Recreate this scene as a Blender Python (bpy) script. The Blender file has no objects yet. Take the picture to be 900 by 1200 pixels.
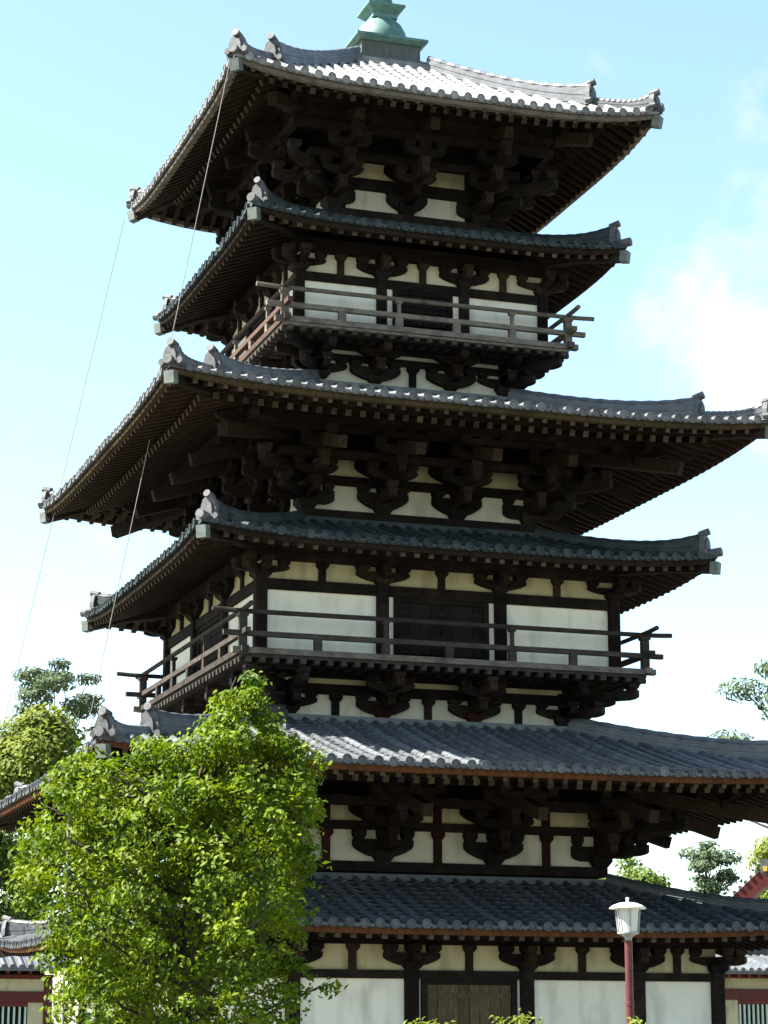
import bpy, math, random
import numpy as np
from mathutils import Vector
R = math.radians
PI = math.pi
sc = bpy.context.scene
COL = sc.collection

# ------------------------------------------------------------------ camera
cam_data = bpy.data.cameras.new('camera')
cam = bpy.data.objects.new('camera', cam_data)
COL.objects.link(cam)
cam.location = (-16.265, -48.127, 1.6)
cam.rotation_euler = (PI / 2 + 0.2266, 0.0, -0.3272)
cam_data.sensor_fit = 'VERTICAL'
cam_data.sensor_height = 36.0
cam_data.lens = 2748.4 / 1200 * 36.0
cam_data.clip_start = 0.1
cam_data.clip_end = 6000
sc.camera = cam

# ------------------------------------------------------------------ light
TO_SUN = Vector((-0.80, 0.20, 1.0)).normalized()
SUN_EL = math.asin(TO_SUN.z)
SUN_AZ = math.atan2(TO_SUN.x, TO_SUN.y)          # from +Y towards +X
sun_data = bpy.data.lights.new('sun', 'SUN')
sun_data.energy = 5.0
sun_data.angle = R(0.5)
sun_data.color = (1.0, 0.95, 0.86)
sun = bpy.data.objects.new('sun', sun_data)
COL.objects.link(sun)
sun.rotation_euler = TO_SUN.to_track_quat('Z', 'Y').to_euler()
sun.location = (-60, 20, 80)

world = bpy.data.worlds.new('World')
sc.world = world
world.use_nodes = True
wn, wl = world.node_tree.nodes, world.node_tree.links
bg = wn['Background']
sky = wn.new('ShaderNodeTexSky')
sky.sky_type = 'NISHITA'
sky.sun_disc = False
sky.sun_elevation = SUN_EL
sky.sun_rotation = SUN_AZ
sky.air_density = 1.0
sky.dust_density = 1.0
sky.ozone_density = 1.0
bg.inputs['Strength'].default_value = 0.065


def math_node(nodes, links, op, a, b=None, c=None):
    n = nodes.new('ShaderNodeMath')
    n.operation = op
    for i, v in enumerate((a, b, c)):
        if v is None:
            continue
        if isinstance(v, (int, float)):
            n.inputs[i].default_value = v
        else:
            links.new(v, n.inputs[i])
    return n.outputs[0]


# scattered fair-weather clouds, one large bank to the right of the tower
tc = wn.new('ShaderNodeTexCoord')
nz = wn.new('ShaderNodeTexNoise')
nz.inputs['Scale'].default_value = 13.0
nz.inputs['Detail'].default_value = 7.0
nz.inputs['Roughness'].default_value = 0.55
wl.new(tc.outputs['Generated'], nz.inputs['Vector'])
dotn = wn.new('ShaderNodeVectorMath')
dotn.operation = 'DOT_PRODUCT'
wl.new(tc.outputs['Generated'], dotn.inputs[0])
CLOUD_DIR = Vector((0.470, 0.832, 0.295)).normalized()
dotn.inputs[1].default_value = CLOUD_DIR
bank = wn.new('ShaderNodeMapRange')
bank.inputs['From Min'].default_value = math.cos(R(4.6))
bank.inputs['From Max'].default_value = math.cos(R(0.6))
wl.new(dotn.outputs['Value'], bank.inputs['Value'])
msk = math_node(wn, wl, 'MULTIPLY_ADD', bank.outputs[0], 0.22, nz.outputs['Fac'])
cl = wn.new('ShaderNodeMapRange')
cl.interpolation_type = 'SMOOTHSTEP'
cl.inputs['From Min'].default_value = 0.60
cl.inputs['From Max'].default_value = 0.86
wl.new(msk, cl.inputs['Value'])
mixc = wn.new('ShaderNodeMix')
mixc.data_type = 'RGBA'
wl.new(cl.outputs[0], mixc.inputs['Factor'])
tint = wn.new('ShaderNodeMix')
tint.data_type = 'RGBA'
tint.blend_type = 'MULTIPLY'
tint.inputs['Factor'].default_value = 1.0
wl.new(sky.outputs[0], tint.inputs[6])
tint.inputs[7].default_value = (1.02, 1.07, 1.0, 1)      # the photograph's slightly cyan white balance
wl.new(tint.outputs[2], mixc.inputs[6])
mixc.inputs[7].default_value = (3.4, 3.45, 3.5, 1)
wl.new(mixc.outputs[2], bg.inputs['Color'])

sc.view_settings.view_transform = 'Standard'
sc.view_settings.look = 'None'
sc.view_settings.gamma = 1.0
sc.view_settings.exposure = 2.5


# ------------------------------------------------------------------ materials
def material(name, base, var=0.25, scale=6.0, rough=0.75, bump=0.25, stretch=None,
             dark=None, per_object=0.0, spec=0.3, metallic=0.0, stain=None, stain_stretch=(1, 1, 1)):
    """Noise-grained procedural material. `stain`=(colour, scale, amount) adds blotches of wear."""
    m = bpy.data.materials.new(name)
    m.use_nodes = True
    n, l = m.node_tree.nodes, m.node_tree.links
    b = n['Principled BSDF']
    b.inputs['Roughness'].default_value = rough
    b.inputs['Specular IOR Level'].default_value = spec
    b.inputs['Metallic'].default_value = metallic
    t = n.new('ShaderNodeTexCoord')
    mp = n.new('ShaderNodeMapping')
    mp.inputs['Scale'].default_value = stretch or (1, 1, 1)
    l.new(t.outputs['Object'], mp.inputs['Vector'])
    no = n.new('ShaderNodeTexNoise')
    no.inputs['Scale'].default_value = scale
    no.inputs['Detail'].default_value = 6
    no.inputs['Roughness'].default_value = 0.6
    l.new(mp.outputs[0], no.inputs['Vector'])
    ramp = n.new('ShaderNodeMapRange')
    ramp.inputs['From Min'].default_value = 0.3
    ramp.inputs['From Max'].default_value = 0.7
    l.new(no.outputs['Fac'], ramp.inputs['Value'])
    mx = n.new('ShaderNodeMix')
    mx.data_type = 'RGBA'
    l.new(ramp.outputs[0], mx.inputs['Factor'])
    lo = dark or tuple(c * (1 - var) for c in base)
    hi = tuple(min(1, c * (1 + var)) for c in base)
    mx.inputs[6].default_value = (*lo, 1)
    mx.inputs[7].default_value = (*hi, 1)
    out = mx.outputs[2]
    if stain:
        scol, sscale, amount = stain
        n2 = n.new('ShaderNodeTexNoise')
        n2.inputs['Scale'].default_value = sscale
        n2.inputs['Detail'].default_value = 5
        mp2 = n.new('ShaderNodeMapping')
        mp2.inputs['Scale'].default_value = stain_stretch
        l.new(t.outputs['Object'], mp2.inputs['Vector'])
        l.new(mp2.outputs[0], n2.inputs['Vector'])
        r2 = n.new('ShaderNodeMapRange')
        r2.inputs['From Min'].default_value = 0.5
        r2.inputs['From Max'].default_value = 0.75
        r2.inputs['To Max'].default_value = amount
        l.new(n2.outputs['Fac'], r2.inputs['Value'])
        m2 = n.new('ShaderNodeMix')
        m2.data_type = 'RGBA'
        l.new(r2.outputs[0], m2.inputs['Factor'])
        l.new(out, m2.inputs[6])
        m2.inputs[7].default_value = (*scol, 1)
        out = m2.outputs[2]
    if per_object:
        oi = n.new('ShaderNodeObjectInfo')
        hs = n.new('ShaderNodeHueSaturation')
        mr = n.new('ShaderNodeMapRange')
        mr.inputs['To Min'].default_value = 1 - per_object
        mr.inputs['To Max'].default_value = 1 + per_object
        l.new(oi.outputs['Random'], mr.inputs['Value'])
        l.new(mr.outputs[0], hs.inputs['Value'])
        l.new(out, hs.inputs['Color'])
        out = hs.outputs[0]
    l.new(out, b.inputs['Base Color'])
    if bump:
        bp = n.new('ShaderNodeBump')
        bp.inputs['Strength'].default_value = bump
        bp.inputs['Distance'].default_value = 0.02
        l.new(no.outputs['Fac'], bp.inputs['Height'])
        l.new(bp.outputs[0], b.inputs['Normal'])
    return m


def leaf_material(name, base, tip, trans=0.35, rough=0.45, scale=1.3):
    m = bpy.data.materials.new(name)
    m.use_nodes = True
    n, l = m.node_tree.nodes, m.node_tree.links
    b = n['Principled BSDF']
    b.inputs['Roughness'].default_value = rough
    b.inputs['Specular IOR Level'].default_value = 0.10
    t = n.new('ShaderNodeTexCoord')
    no = n.new('ShaderNodeTexNoise')
    no.inputs['Scale'].default_value = scale
    no.inputs['Detail'].default_value = 6
    no.inputs['Roughness'].default_value = 0.75
    l.new(t.outputs['Object'], no.inputs['Vector'])
    rp = n.new('ShaderNodeMapRange')
    rp.inputs['From Min'].default_value = 0.35
    rp.inputs['From Max'].default_value = 0.65
    l.new(no.outputs['Fac'], rp.inputs['Value'])
    mx = n.new('ShaderNodeMix')
    mx.data_type = 'RGBA'
    l.new(rp.outputs[0], mx.inputs['Factor'])
    mx.inputs[6].default_value = (*base, 1)
    mx.inputs[7].default_value = (*tip, 1)
    l.new(mx.outputs[2], b.inputs['Base Color'])
    tr = n.new('ShaderNodeBsdfTranslucent')
    hs = n.new('ShaderNodeHueSaturation')
    hs.inputs['Value'].default_value = 1.5
    hs.inputs['Saturation'].default_value = 1.1
    l.new(mx.outputs[2], hs.inputs['Color'])
    l.new(hs.outputs[0], tr.inputs['Color'])
    ms = n.new('ShaderNodeMixShader')
    ms.inputs[0].default_value = trans
    l.new(b.outputs[0], ms.inputs[1])
    l.new(tr.outputs[0], ms.inputs[2])
    l.new(ms.outputs[0], n['Material Output'].inputs['Surface'])
    return m


M = {
    'wood': material('dark weathered timber', (0.011, 0.0085, 0.0075), 0.45, 5, 0.8, 0.5, (1, 1, 3),
                     per_object=0.35, spec=0.06, stain=((0.030, 0.022, 0.016), 2.3, 0.7)),
    'wood_brown': material('brown timber', (0.021, 0.014, 0.010), 0.45, 7, 0.8, 0.5, (2, 2, 2),
                           per_object=0.4, spec=0.06, stain=((0.012, 0.009, 0.007), 3.0, 0.9)),
    'wood_red': material('timber with worn vermilion', (0.026, 0.009, 0.007), 0.4, 6, 0.8, 0.4, (1, 1, 3),
                         per_object=0.3, spec=0.06, stain=((0.013, 0.009, 0.007), 2.5, 0.9)),
    'fascia': material('orange brown eave board', (0.075, 0.030, 0.012), 0.35, 3, 0.8, 0.4, (4, 1, 1),
                       spec=0.06, stain=((0.026, 0.018, 0.013), 1.5, 0.8)),
    'wood_grey': material('silvered timber', (0.125, 0.11, 0.092), 0.35, 5, 0.85, 0.5, (1, 4, 4),
                          spec=0.06, stain=((0.045, 0.035, 0.03), 2.5, 0.8), per_object=0.2),
    'wood_warm': material('red brown rail timber', (0.055, 0.036, 0.029), 0.35, 5, 0.85, 0.4, (1, 4, 4),  # browner and darker than the silvered rails; left face of upper balcony only
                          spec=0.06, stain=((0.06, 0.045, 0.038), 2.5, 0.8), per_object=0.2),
    'wood_tan': material('tan eave board', (0.048, 0.034, 0.017), 0.45, 3, 0.85, 0.4, (4, 1, 1),
                         spec=0.06, stain=((0.018, 0.014, 0.011), 1.2, 0.9)),
    'wood_rail': material('dull brown rail timber', (0.040, 0.034, 0.029), 0.35, 5, 0.85, 0.4, (1, 4, 4),
                          spec=0.06, stain=((0.016, 0.013, 0.011), 2.5, 0.8), per_object=0.2),
    'end_grain': material('pale rafter ends', (0.050, 0.040, 0.030), 0.4, 9, 0.85, 0.3, per_object=0.45, spec=0.06),
    'door': material('old plank door timber', (0.085, 0.062, 0.038), 0.45, 9, 0.85, 0.5, (6, 1, 0.8),
                     per_object=0.25, spec=0.06),
    'door_dark': material('dark plank door timber', (0.013, 0.011, 0.010), 0.4, 9, 0.85, 0.5, (6, 1, 0.8),
                          per_object=0.25, spec=0.06),
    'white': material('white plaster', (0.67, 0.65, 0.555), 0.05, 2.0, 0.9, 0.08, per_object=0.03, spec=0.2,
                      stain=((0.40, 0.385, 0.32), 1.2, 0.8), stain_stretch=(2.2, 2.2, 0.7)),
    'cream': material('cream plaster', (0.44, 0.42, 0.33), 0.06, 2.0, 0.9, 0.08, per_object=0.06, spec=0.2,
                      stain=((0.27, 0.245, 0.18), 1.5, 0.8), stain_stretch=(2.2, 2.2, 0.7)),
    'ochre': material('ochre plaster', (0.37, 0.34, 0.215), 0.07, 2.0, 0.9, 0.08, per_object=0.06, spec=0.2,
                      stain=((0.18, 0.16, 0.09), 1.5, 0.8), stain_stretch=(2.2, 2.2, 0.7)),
    'tile': material('grey roof tile', (0.054, 0.060, 0.068), 0.45, 4, 0.5, 0.3, per_object=0.3, spec=0.5,
                     stain=((0.10, 0.10, 0.095), 3.0, 0.7)),
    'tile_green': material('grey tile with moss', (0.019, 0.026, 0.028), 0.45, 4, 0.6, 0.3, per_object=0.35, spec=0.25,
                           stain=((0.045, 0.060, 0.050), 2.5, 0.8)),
    'tile_sunlit': material('roof tile lightened as sunlit', (0.17, 0.168, 0.162), 0.4, 4, 0.55, 0.3, per_object=0.25, spec=0.5,  # sunshine on the topmost roof is put into this lighter colour
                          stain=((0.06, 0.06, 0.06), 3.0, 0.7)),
    'tile_part_sunlit': material('roof tile partly lightened for sun', (0.085, 0.087, 0.088), 0.45, 4, 0.55, 0.3, per_object=0.3, spec=0.5,  # lighter grey paints in the sunlight on the broad middle roof
                          stain=((0.04, 0.043, 0.046), 3.0, 0.8)),
    'tile_shaded': material('roof tile darkened for shade', (0.038, 0.043, 0.050), 0.45, 4, 0.5, 0.3, per_object=0.35, spec=0.4,  # shade on the lowest skirt roof is painted in as darker tile
                          stain=((0.05, 0.052, 0.05), 3.0, 0.7)),
    'ornament': material('pale weathered ridge tile', (0.068, 0.070, 0.072), 0.5, 6, 0.7, 0.5, per_object=0.25,
                         stain=((0.1, 0.11, 0.11), 5.0, 0.8)),
    'verdigris': material('verdigris copper', (0.055, 0.125, 0.11), 0.3, 5, 0.6, 0.3, spec=0.4,
                          stain=((0.12, 0.19, 0.17), 4, 0.7)),
    'bronze': material('dull bronze sheet', (0.06, 0.06, 0.052), 0.35, 4, 0.55, 0.2, (5, 5, 0.6), spec=0.4,
                       stain=((0.05, 0.08, 0.065), 2, 0.8)),
    'hip_cap': material('pale green copper cap', (0.085, 0.105, 0.093), 0.35, 6, 0.6, 0.2, per_object=0.2),
    'stone': material('podium stone', (0.34, 0.32, 0.29), 0.2, 3, 0.9, 0.4, per_object=0.12),
    'gravel': material('pale gravel ground', (0.125, 0.118, 0.090), 0.25, 14, 0.95, 0.6,
                       stain=((0.08, 0.085, 0.05), 0.15, 0.6)),
    'red': material('vermilion painted timber', (0.075, 0.008, 0.006), 0.25, 4, 0.55, 0.1, per_object=0.15),
    'green_bar': material('green lattice bar', (0.36, 0.46, 0.38), 0.15, 4, 0.6, 0.1),
    'dark_gap': material('dark interior filler', (0.012, 0.010, 0.010), 0.3, 3, 0.9, 0.0),
    'gold': material('gilt fitting', (0.75, 0.50, 0.12), 0.15, 5, 0.35, 0.1, metallic=0.7),
    'lamp_white': material('white enamel', (0.62, 0.62, 0.58), 0.05, 5, 0.4, 0.05),
    'lamp_pole': material('russet lamp paint', (0.075, 0.015, 0.013), 0.3, 5, 0.5, 0.15,
                          stain=((0.05, 0.015, 0.015), 6, 0.7)),
    'lamp_glass': material('milky lamp glass', (0.5, 0.5, 0.47), 0.06, 3, 0.25, 0.0, spec=0.5),
    'steel': material('galvanised steel', (0.24, 0.25, 0.255), 0.15, 8, 0.5, 0.1, metallic=0.4),
    'wire': material('grey wire', (0.20, 0.20, 0.20), 0.15, 8, 0.6, 0.0),
    'bark': material('grey brown bark', (0.040, 0.031, 0.024), 0.4, 7, 0.9, 0.8, (1, 1, 0.3)),
    'leaf': leaf_material('fresh green leaf', (0.012, 0.045, 0.004), (0.140, 0.185, 0.007), 0.30, 0.55, 3.0),
    'leaf_mid': leaf_material('mid green leaf', (0.060, 0.105, 0.022), (0.12, 0.15, 0.03), 0.3, 0.6),
    'needle': leaf_material('pine foliage paled for haze', (0.045, 0.075, 0.042), (0.095, 0.120, 0.055), 0.15, 0.7),  # distance haze is mixed into the needles as a lighter green
    'leaf_light': leaf_material('light green leaf', (0.085, 0.125, 0.022), (0.15, 0.17, 0.03), 0.35, 0.6),
}


# ------------------------------------------------------------------ mesh helpers
class MB:
    def __init__(self):
        self.v, self.f, self.mi = [], [], []
        self.cur = 0

    def add(self, verts, faces):
        o = len(self.v)
        self.v += [tuple(p) for p in verts]
        for f in faces:
            self.f.append(tuple(i + o for i in f))
            self.mi.append(self.cur)
        return self

    def box(self, x0, x1, y0, y1, z0, z1):
        return self.add([(x0, y0, z0), (x1, y0, z0), (x1, y1, z0), (x0, y1, z0),
                         (x0, y0, z1), (x1, y0, z1), (x1, y1, z1), (x0, y1, z1)],
                        [(3, 2, 1, 0), (4, 5, 6, 7), (0, 1, 5, 4), (1, 2, 6, 5), (2, 3, 7, 6), (3, 0, 4, 7)])

    def cbox(self, x, y, z, sx, sy, sz):
        return self.box(x - sx / 2, x + sx / 2, y - sy / 2, y + sy / 2, z - sz / 2, z + sz / 2)

    def bar(self, p, q, w, h, up=(0, 0, 1)):
        """Rectangular bar from p to q (centre line), width w, height h."""
        p, q, up = Vector(p), Vector(q), Vector(up)
        d = (q - p).normalized()
        s = d.cross(up).normalized()
        u = s.cross(d).normalized()
        vs = []
        for c in (p, q):
            for a, b in ((-1, -1), (1, -1), (1, 1), (-1, 1)):
                vs.append(c + s * a * w / 2 + u * b * h / 2)
        return self.add(vs, [(3, 2, 1, 0), (4, 5, 6, 7), (0, 1, 5, 4), (1, 2, 6, 5), (2, 3, 7, 6), (3, 0, 4, 7)])

    def frustum(self, x, y, z0, z1, w0, w1):
        a, b = w0 / 2, w1 / 2
        return self.add([(x - a, y - a, z0), (x + a, y - a, z0), (x + a, y + a, z0), (x - a, y + a, z0),
                         (x - b, y - b, z1), (x + b, y - b, z1), (x + b, y + b, z1), (x - b, y + b, z1)],
                        [(3, 2, 1, 0), (4, 5, 6, 7), (0, 1, 5, 4), (1, 2, 6, 5), (2, 3, 7, 6), (3, 0, 4, 7)])

    def block(self, x, y, z0, z1, w):
        """Bearing block: tapered foot below a square upper half."""
        zm = z0 + (z1 - z0) * 0.45
        self.frustum(x, y, z0, zm, w * 0.66, w)
        return self.box(x - w / 2, x + w / 2, y - w / 2, y + w / 2, zm, z1)

    def prism(self, poly, o, a, b, n, t):
        """Polygon (in axes a,b from o) extruded by t both ways along n."""
        o, a, b, n = Vector(o), Vector(a), Vector(b), Vector(n)
        k = len(poly)
        vs = [o + a * p[0] + b * p[1] + n * s * t for s in (-1, 1) for p in poly]
        fs = [tuple(range(k - 1, -1, -1)), tuple(range(k, 2 * k))]
        fs += [(i, (i + 1) % k, k + (i + 1) % k, k + i) for i in range(k)]
        return self.add(vs, fs)

    def tube(self, pts, rad, n=8, cap=True):
        pts = [Vector(p) for p in pts]
        if isinstance(rad, (int, float)):
            rad = [rad] * len(pts)
        vs = []
        for i, p in enumerate(pts):
            d = (pts[min(i + 1, len(pts) - 1)] - pts[max(i - 1, 0)]).normalized()
            r = d.cross(Vector((0, 0, 1)))
            if r.length < 1e-3:
                r = d.cross(Vector((0, 1, 0)))
            r.normalize()
            u = r.cross(d)
            for k in range(n):
                a = 2 * PI * k / n
                vs.append(p + (r * math.cos(a) + u * math.sin(a)) * rad[i])
        fs = []
        for i in range(len(pts) - 1):
            for k in range(n):
                fs.append((i * n + k, i * n + (k + 1) % n, (i + 1) * n + (k + 1) % n, (i + 1) * n + k))
        if cap:
            fs.append(tuple(range(n - 1, -1, -1)))
            fs.append(tuple((len(pts) - 1) * n + k for k in range(n)))
        return self.add(vs, fs)

    def lathe(self, prof, n=20, x=0, y=0):
        vs = []
        for r, z in prof:
            for k in range(n):
                a = 2 * PI * k / n
                vs.append((x + r * math.cos(a), y + r * math.sin(a), z))
        fs = []
        for i in range(len(prof) - 1):
            for k in range(n):
                fs.append((i * n + k, i * n + (k + 1) % n, (i + 1) * n + (k + 1) % n, (i + 1) * n + k))
        fs.append(tuple(range(n - 1, -1, -1)))
        fs.append(tuple((len(prof) - 1) * n + k for k in range(n)))
        return self.add(vs, fs)

    def mitred(self, ho, hi, zb, zt, n=1):
        """One side (facing -Y) of a square ring, mitred at both corners; zb/zt give z for u in -1..1."""
        fb = zb if callable(zb) else (lambda u: zb)
        ft = zt if callable(zt) else (lambda u: zt)
        vs, fs = [], []
        for i in range(n + 1):
            u = -1 + 2 * i / n
            vs += [(u * ho, -ho, fb(u)), (u * ho, -ho, ft(u)), (u * hi, -hi, ft(u)), (u * hi, -hi, fb(u))]
        for i in range(n):
            a, b = i * 4, i * 4 + 4
            for j in range(4):
                fs.append((a + j, a + (j + 1) % 4, b + (j + 1) % 4, b + j)[::-1])
        fs.append((0, 1, 2, 3))
        fs.append(tuple(n * 4 + j for j in (3, 2, 1, 0)))
        return self.add(vs, fs)

    def merge(self, other, ang=0.0):
        c, s = math.cos(ang), math.sin(ang)
        o = len(self.v)
        self.v += [(x * c - y * s, x * s + y * c, z) for x, y, z in other.v]
        self.f += [tuple(i + o for i in f) for f in other.f]
        self.mi += other.mi
        return self

    def mesh(self, name, mats, smooth=False):
        me = bpy.data.meshes.new(name)
        me.from_pydata(self.v, [], self.f)
        for m in (mats if isinstance(mats, (list, tuple)) else [mats]):
            me.materials.append(m)
        if any(self.mi):
            me.polygons.foreach_set('material_index', self.mi)
        if smooth:
            me.polygons.foreach_set('use_smooth', [True] * len(me.polygons))
        me.update()
        return me


def link(name, data, parent=None, loc=(0, 0, 0), rz=0.0, label=None, kind=None):
    o = bpy.data.objects.new(name, data)
    COL.objects.link(o)
    o.location = loc
    o.rotation_euler = (0, 0, rz)
    if parent is not None:
        o.parent = parent
    if label:
        o['label'] = label
    if kind:
        o['kind'] = kind
    return o


def part(name, mb, mat, parent, rz=0.0, loc=(0, 0, 0), label=None, kind=None, smooth=False):
    return link(name, mb.mesh(name, mat, smooth), parent, loc, rz, label, kind)


def tag(o, label, cat, group=None):
    o['label'] = label
    o['category'] = cat
    if group:
        o['group'] = group
    return o


def thing(name, label, cat, loc=(0, 0, 0), rz=0.0, group=None):
    return tag(link(name, None, None, loc, rz), label, cat, group)


def struct(name, mb, mat, smooth=False):
    return link(name, mb.mesh(name, mat, smooth), kind='structure')


FACE = [-k * PI / 2 for k in range(4)]        # 0 front, 1 left, 2 back, 3 right

# ------------------------------------------------------------------ ground
g = MB()
N = 40
for i in range(N + 1):
    for j in range(N + 1):
        a = (i / N * 2 - 1)
        b = (j / N * 2 - 1)
        g.v.append((3000 * a * abs(a) ** 2, 3000 * b * abs(b) ** 2, 0.0))
g.f = [(i * (N + 1) + j, (i + 1) * (N + 1) + j, (i + 1) * (N + 1) + j + 1, i * (N + 1) + j + 1)
       for i in range(N) for j in range(N)]
g.mi = [0] * len(g.f)
struct('ground', g, M['gravel'])

# ------------------------------------------------------------------ the pagoda
pagoda = thing('pagoda', 'tall dark timber pagoda of six stacked tiled roofs with white plaster walls', 'pagoda')


class Roof:
    def __init__(s, E, T, ze, zt, rise, a, wall, double, mat, nm):
        s.E, s.T, s.ze, s.zt, s.rise, s.a, s.wall, s.double, s.mat, s.nm = E, T, ze, zt, rise, a, wall, double, mat, nm

    def h(s, t):
        return s.E + (s.T - s.E) * t

    def t_of(s, h):
        return (h - s.E) / (s.T - s.E)

    def z(s, u, t):
        """Top of the tile bed; u = x / half width, t = 0 eave .. 1 top."""
        return s.ze + 0.07 + (s.zt - s.ze - 0.07) * (s.a * t + (1 - s.a) * t * t) \
            + s.rise * min(1, abs(u)) ** 4 * max(0, 1 - t) ** 2


# name, eave half width, top half width, eave z, top z, corner rise, slope start, wall half width
ROOFS = [
    Roof(7.02, 3.66, 3.82, 4.95, 0.24, 0.82, 5.26, False, 'tile_shaded', 'lowest skirt roof, dark grey tiles'),
    Roof(7.80, 3.12, 6.69, 8.14, 0.26, 0.80, 3.53, True, 'tile', 'widest lower roof, its left part in sunlight'),
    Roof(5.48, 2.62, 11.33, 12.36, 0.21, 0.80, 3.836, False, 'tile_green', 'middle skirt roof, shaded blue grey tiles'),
    Roof(6.39, 2.22, 14.06, 15.45, 0.22, 0.72, 2.50, True, 'tile_part_sunlit', 'broad middle roof with sunlit eave edge'),
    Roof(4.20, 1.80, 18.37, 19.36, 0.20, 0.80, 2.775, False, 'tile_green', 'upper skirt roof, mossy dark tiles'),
    Roof(4.78, 0.86, 21.22, 23.62, 0.30, 0.80, 1.70, True, 'tile_sunlit', 'topmost roof, sunlit pale tiles'),
]
PITCH = 0.30
COURSE = 0.30


def roof_bed(r):
    mb = MB()
    n = 18
    L = math.hypot(r.E - r.T, r.zt - r.ze)
    nc = max(6, int(L / COURSE))
    for k in range(4):
        f = MB()
        rows = []
        for c in range(nc):
            rows.append((c / nc, 0.022))
            rows.append(((c + 1) / nc, 0.0))
        for t, dz in rows:
            for i in range(n + 1):
                u = -1 + 2 * i / n
                hh = r.h(t)
                f.v.append((u * hh, -hh, r.z(u, t) + dz))
        nr = len(rows)
        for q in range(nr - 1):
            for i in range(n):
                f.f.append((q * (n + 1) + i, q * (n + 1) + i + 1, (q + 1) * (n + 1) + i + 1, (q + 1) * (n + 1) + i))
                f.mi.append(0)
        # soffit boards
        o = len(f.v)
        ts = [0, 0.15, 0.35, 0.6, 1.0]
        for t in ts:
            for i in range(n + 1):
                u = -1 + 2 * i / n
                hh = r.h(t)
                f.v.append((u * hh, -hh, r.z(u, t) - 0.07))
        for q in range(len(ts) - 1):
            for i in range(n):
                a = o + q * (n + 1) + i
                f.f.append((a, a + n + 1, a + n + 2, a + 1))
                f.mi.append(1)
        for i in range(n):                     # front lip
            f.f.append((o + i, o + i + 1, i + 1, i))
            f.mi.append(0)
        mb.merge(f, FACE[k])
    return mb


jit = random.Random(5)


def tile_row(r, x, detail=True):
    """One ridge of round tiles from the eave up the slope, ending in a disc."""
    mb = MB()
    x += jit.uniform(-0.012, 0.012)
    dz_ = jit.uniform(-0.012, 0.010)
    dy_ = jit.uniform(-0.02, 0.02)
    tmax = 1.0 if abs(x) <= r.T else r.t_of(abs(x))
    tmax = max(0.02, min(1, tmax) - 0.015)
    L = math.hypot(r.E - r.T, r.zt - r.ze) * tmax
    nseg = max(1, int(round(L / 0.36)))
    K = 5
    vs, fs = [], []
    for i in range(nseg):
        for t, rad in ((tmax * i / nseg, 0.086), (tmax * (i + 1) / nseg, 0.079)):
            hh = r.h(t) + (0.05 if (i == 0 and t == 0) else 0)
            z = r.z(x / r.h(t), t) - 0.005 + dz_ + jit.uniform(-0.004, 0.004)
            for k in range(K + 1):
                a = PI * k / K
                vs.append((x + rad * math.cos(a), -hh, z + rad * 1.05 * math.sin(a)))
    nr = nseg * 2
    for q in range(nr - 1):
        for k in range(K):
            a = q * (K + 1) + k
            fs.append((a, a + 1, a + K + 2, a + K + 1))
    mb.add(vs, fs)
    # round eave-end tile with a rim and boss
    z = r.z(x / r.E, 0) + 0.012 + dz_
    y = -r.E - 0.055 + dy_
    n = 12 if detail else 8
    vs = []
    for rad, dy in ((0.086, 0.06), (0.092, -0.012), (0.072, -0.012), (0.068, 0.006), (0.028, 0.0)):
        for k in range(n):
            a = 2 * PI * k / n
            vs.append((x + rad * math.cos(a), y + dy, z + rad * math.sin(a)))
    fs = []
    for q in range(4):
        for k in range(n):
            fs.append((q * n + k, q * n + (k + 1) % n, (q + 1) * n + (k + 1) % n, (q + 1) * n + k))
    fs.append(tuple(4 * n + k for k in range(n)))
    mb.add(vs, fs)
    return mb


def pan_ends(r):
    """Hanging front plates of the eave pan tiles, between the round rows (one side)."""
    mb = MB()
    m = int((r.E - 0.12) / PITCH)
    for i in range(-m, m):
        xa, xb = i * PITCH + 0.09, (i + 1) * PITCH - 0.09
        xm = (xa + xb) / 2
        z = r.z(xm / r.E, 0) + 0.02
        y = -r.E - 0.03
        poly = [(-0.075, 0.0), (-0.04, -0.022), (0.04, -0.022), (0.075, 0.0), (0.075, -0.045), (0.0, -0.085), (-0.075, -0.045)]
        mb.prism(poly[::-1], (xm, y, z), (1, 0, 0), (0, 0, 1), (0, -1, 0), 0.02)
    return mb


def hip_pt(r, h, dz=0.0):
    t = r.t_of(h)
    return Vector((h, -h, r.z(1, t) + dz))


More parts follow.
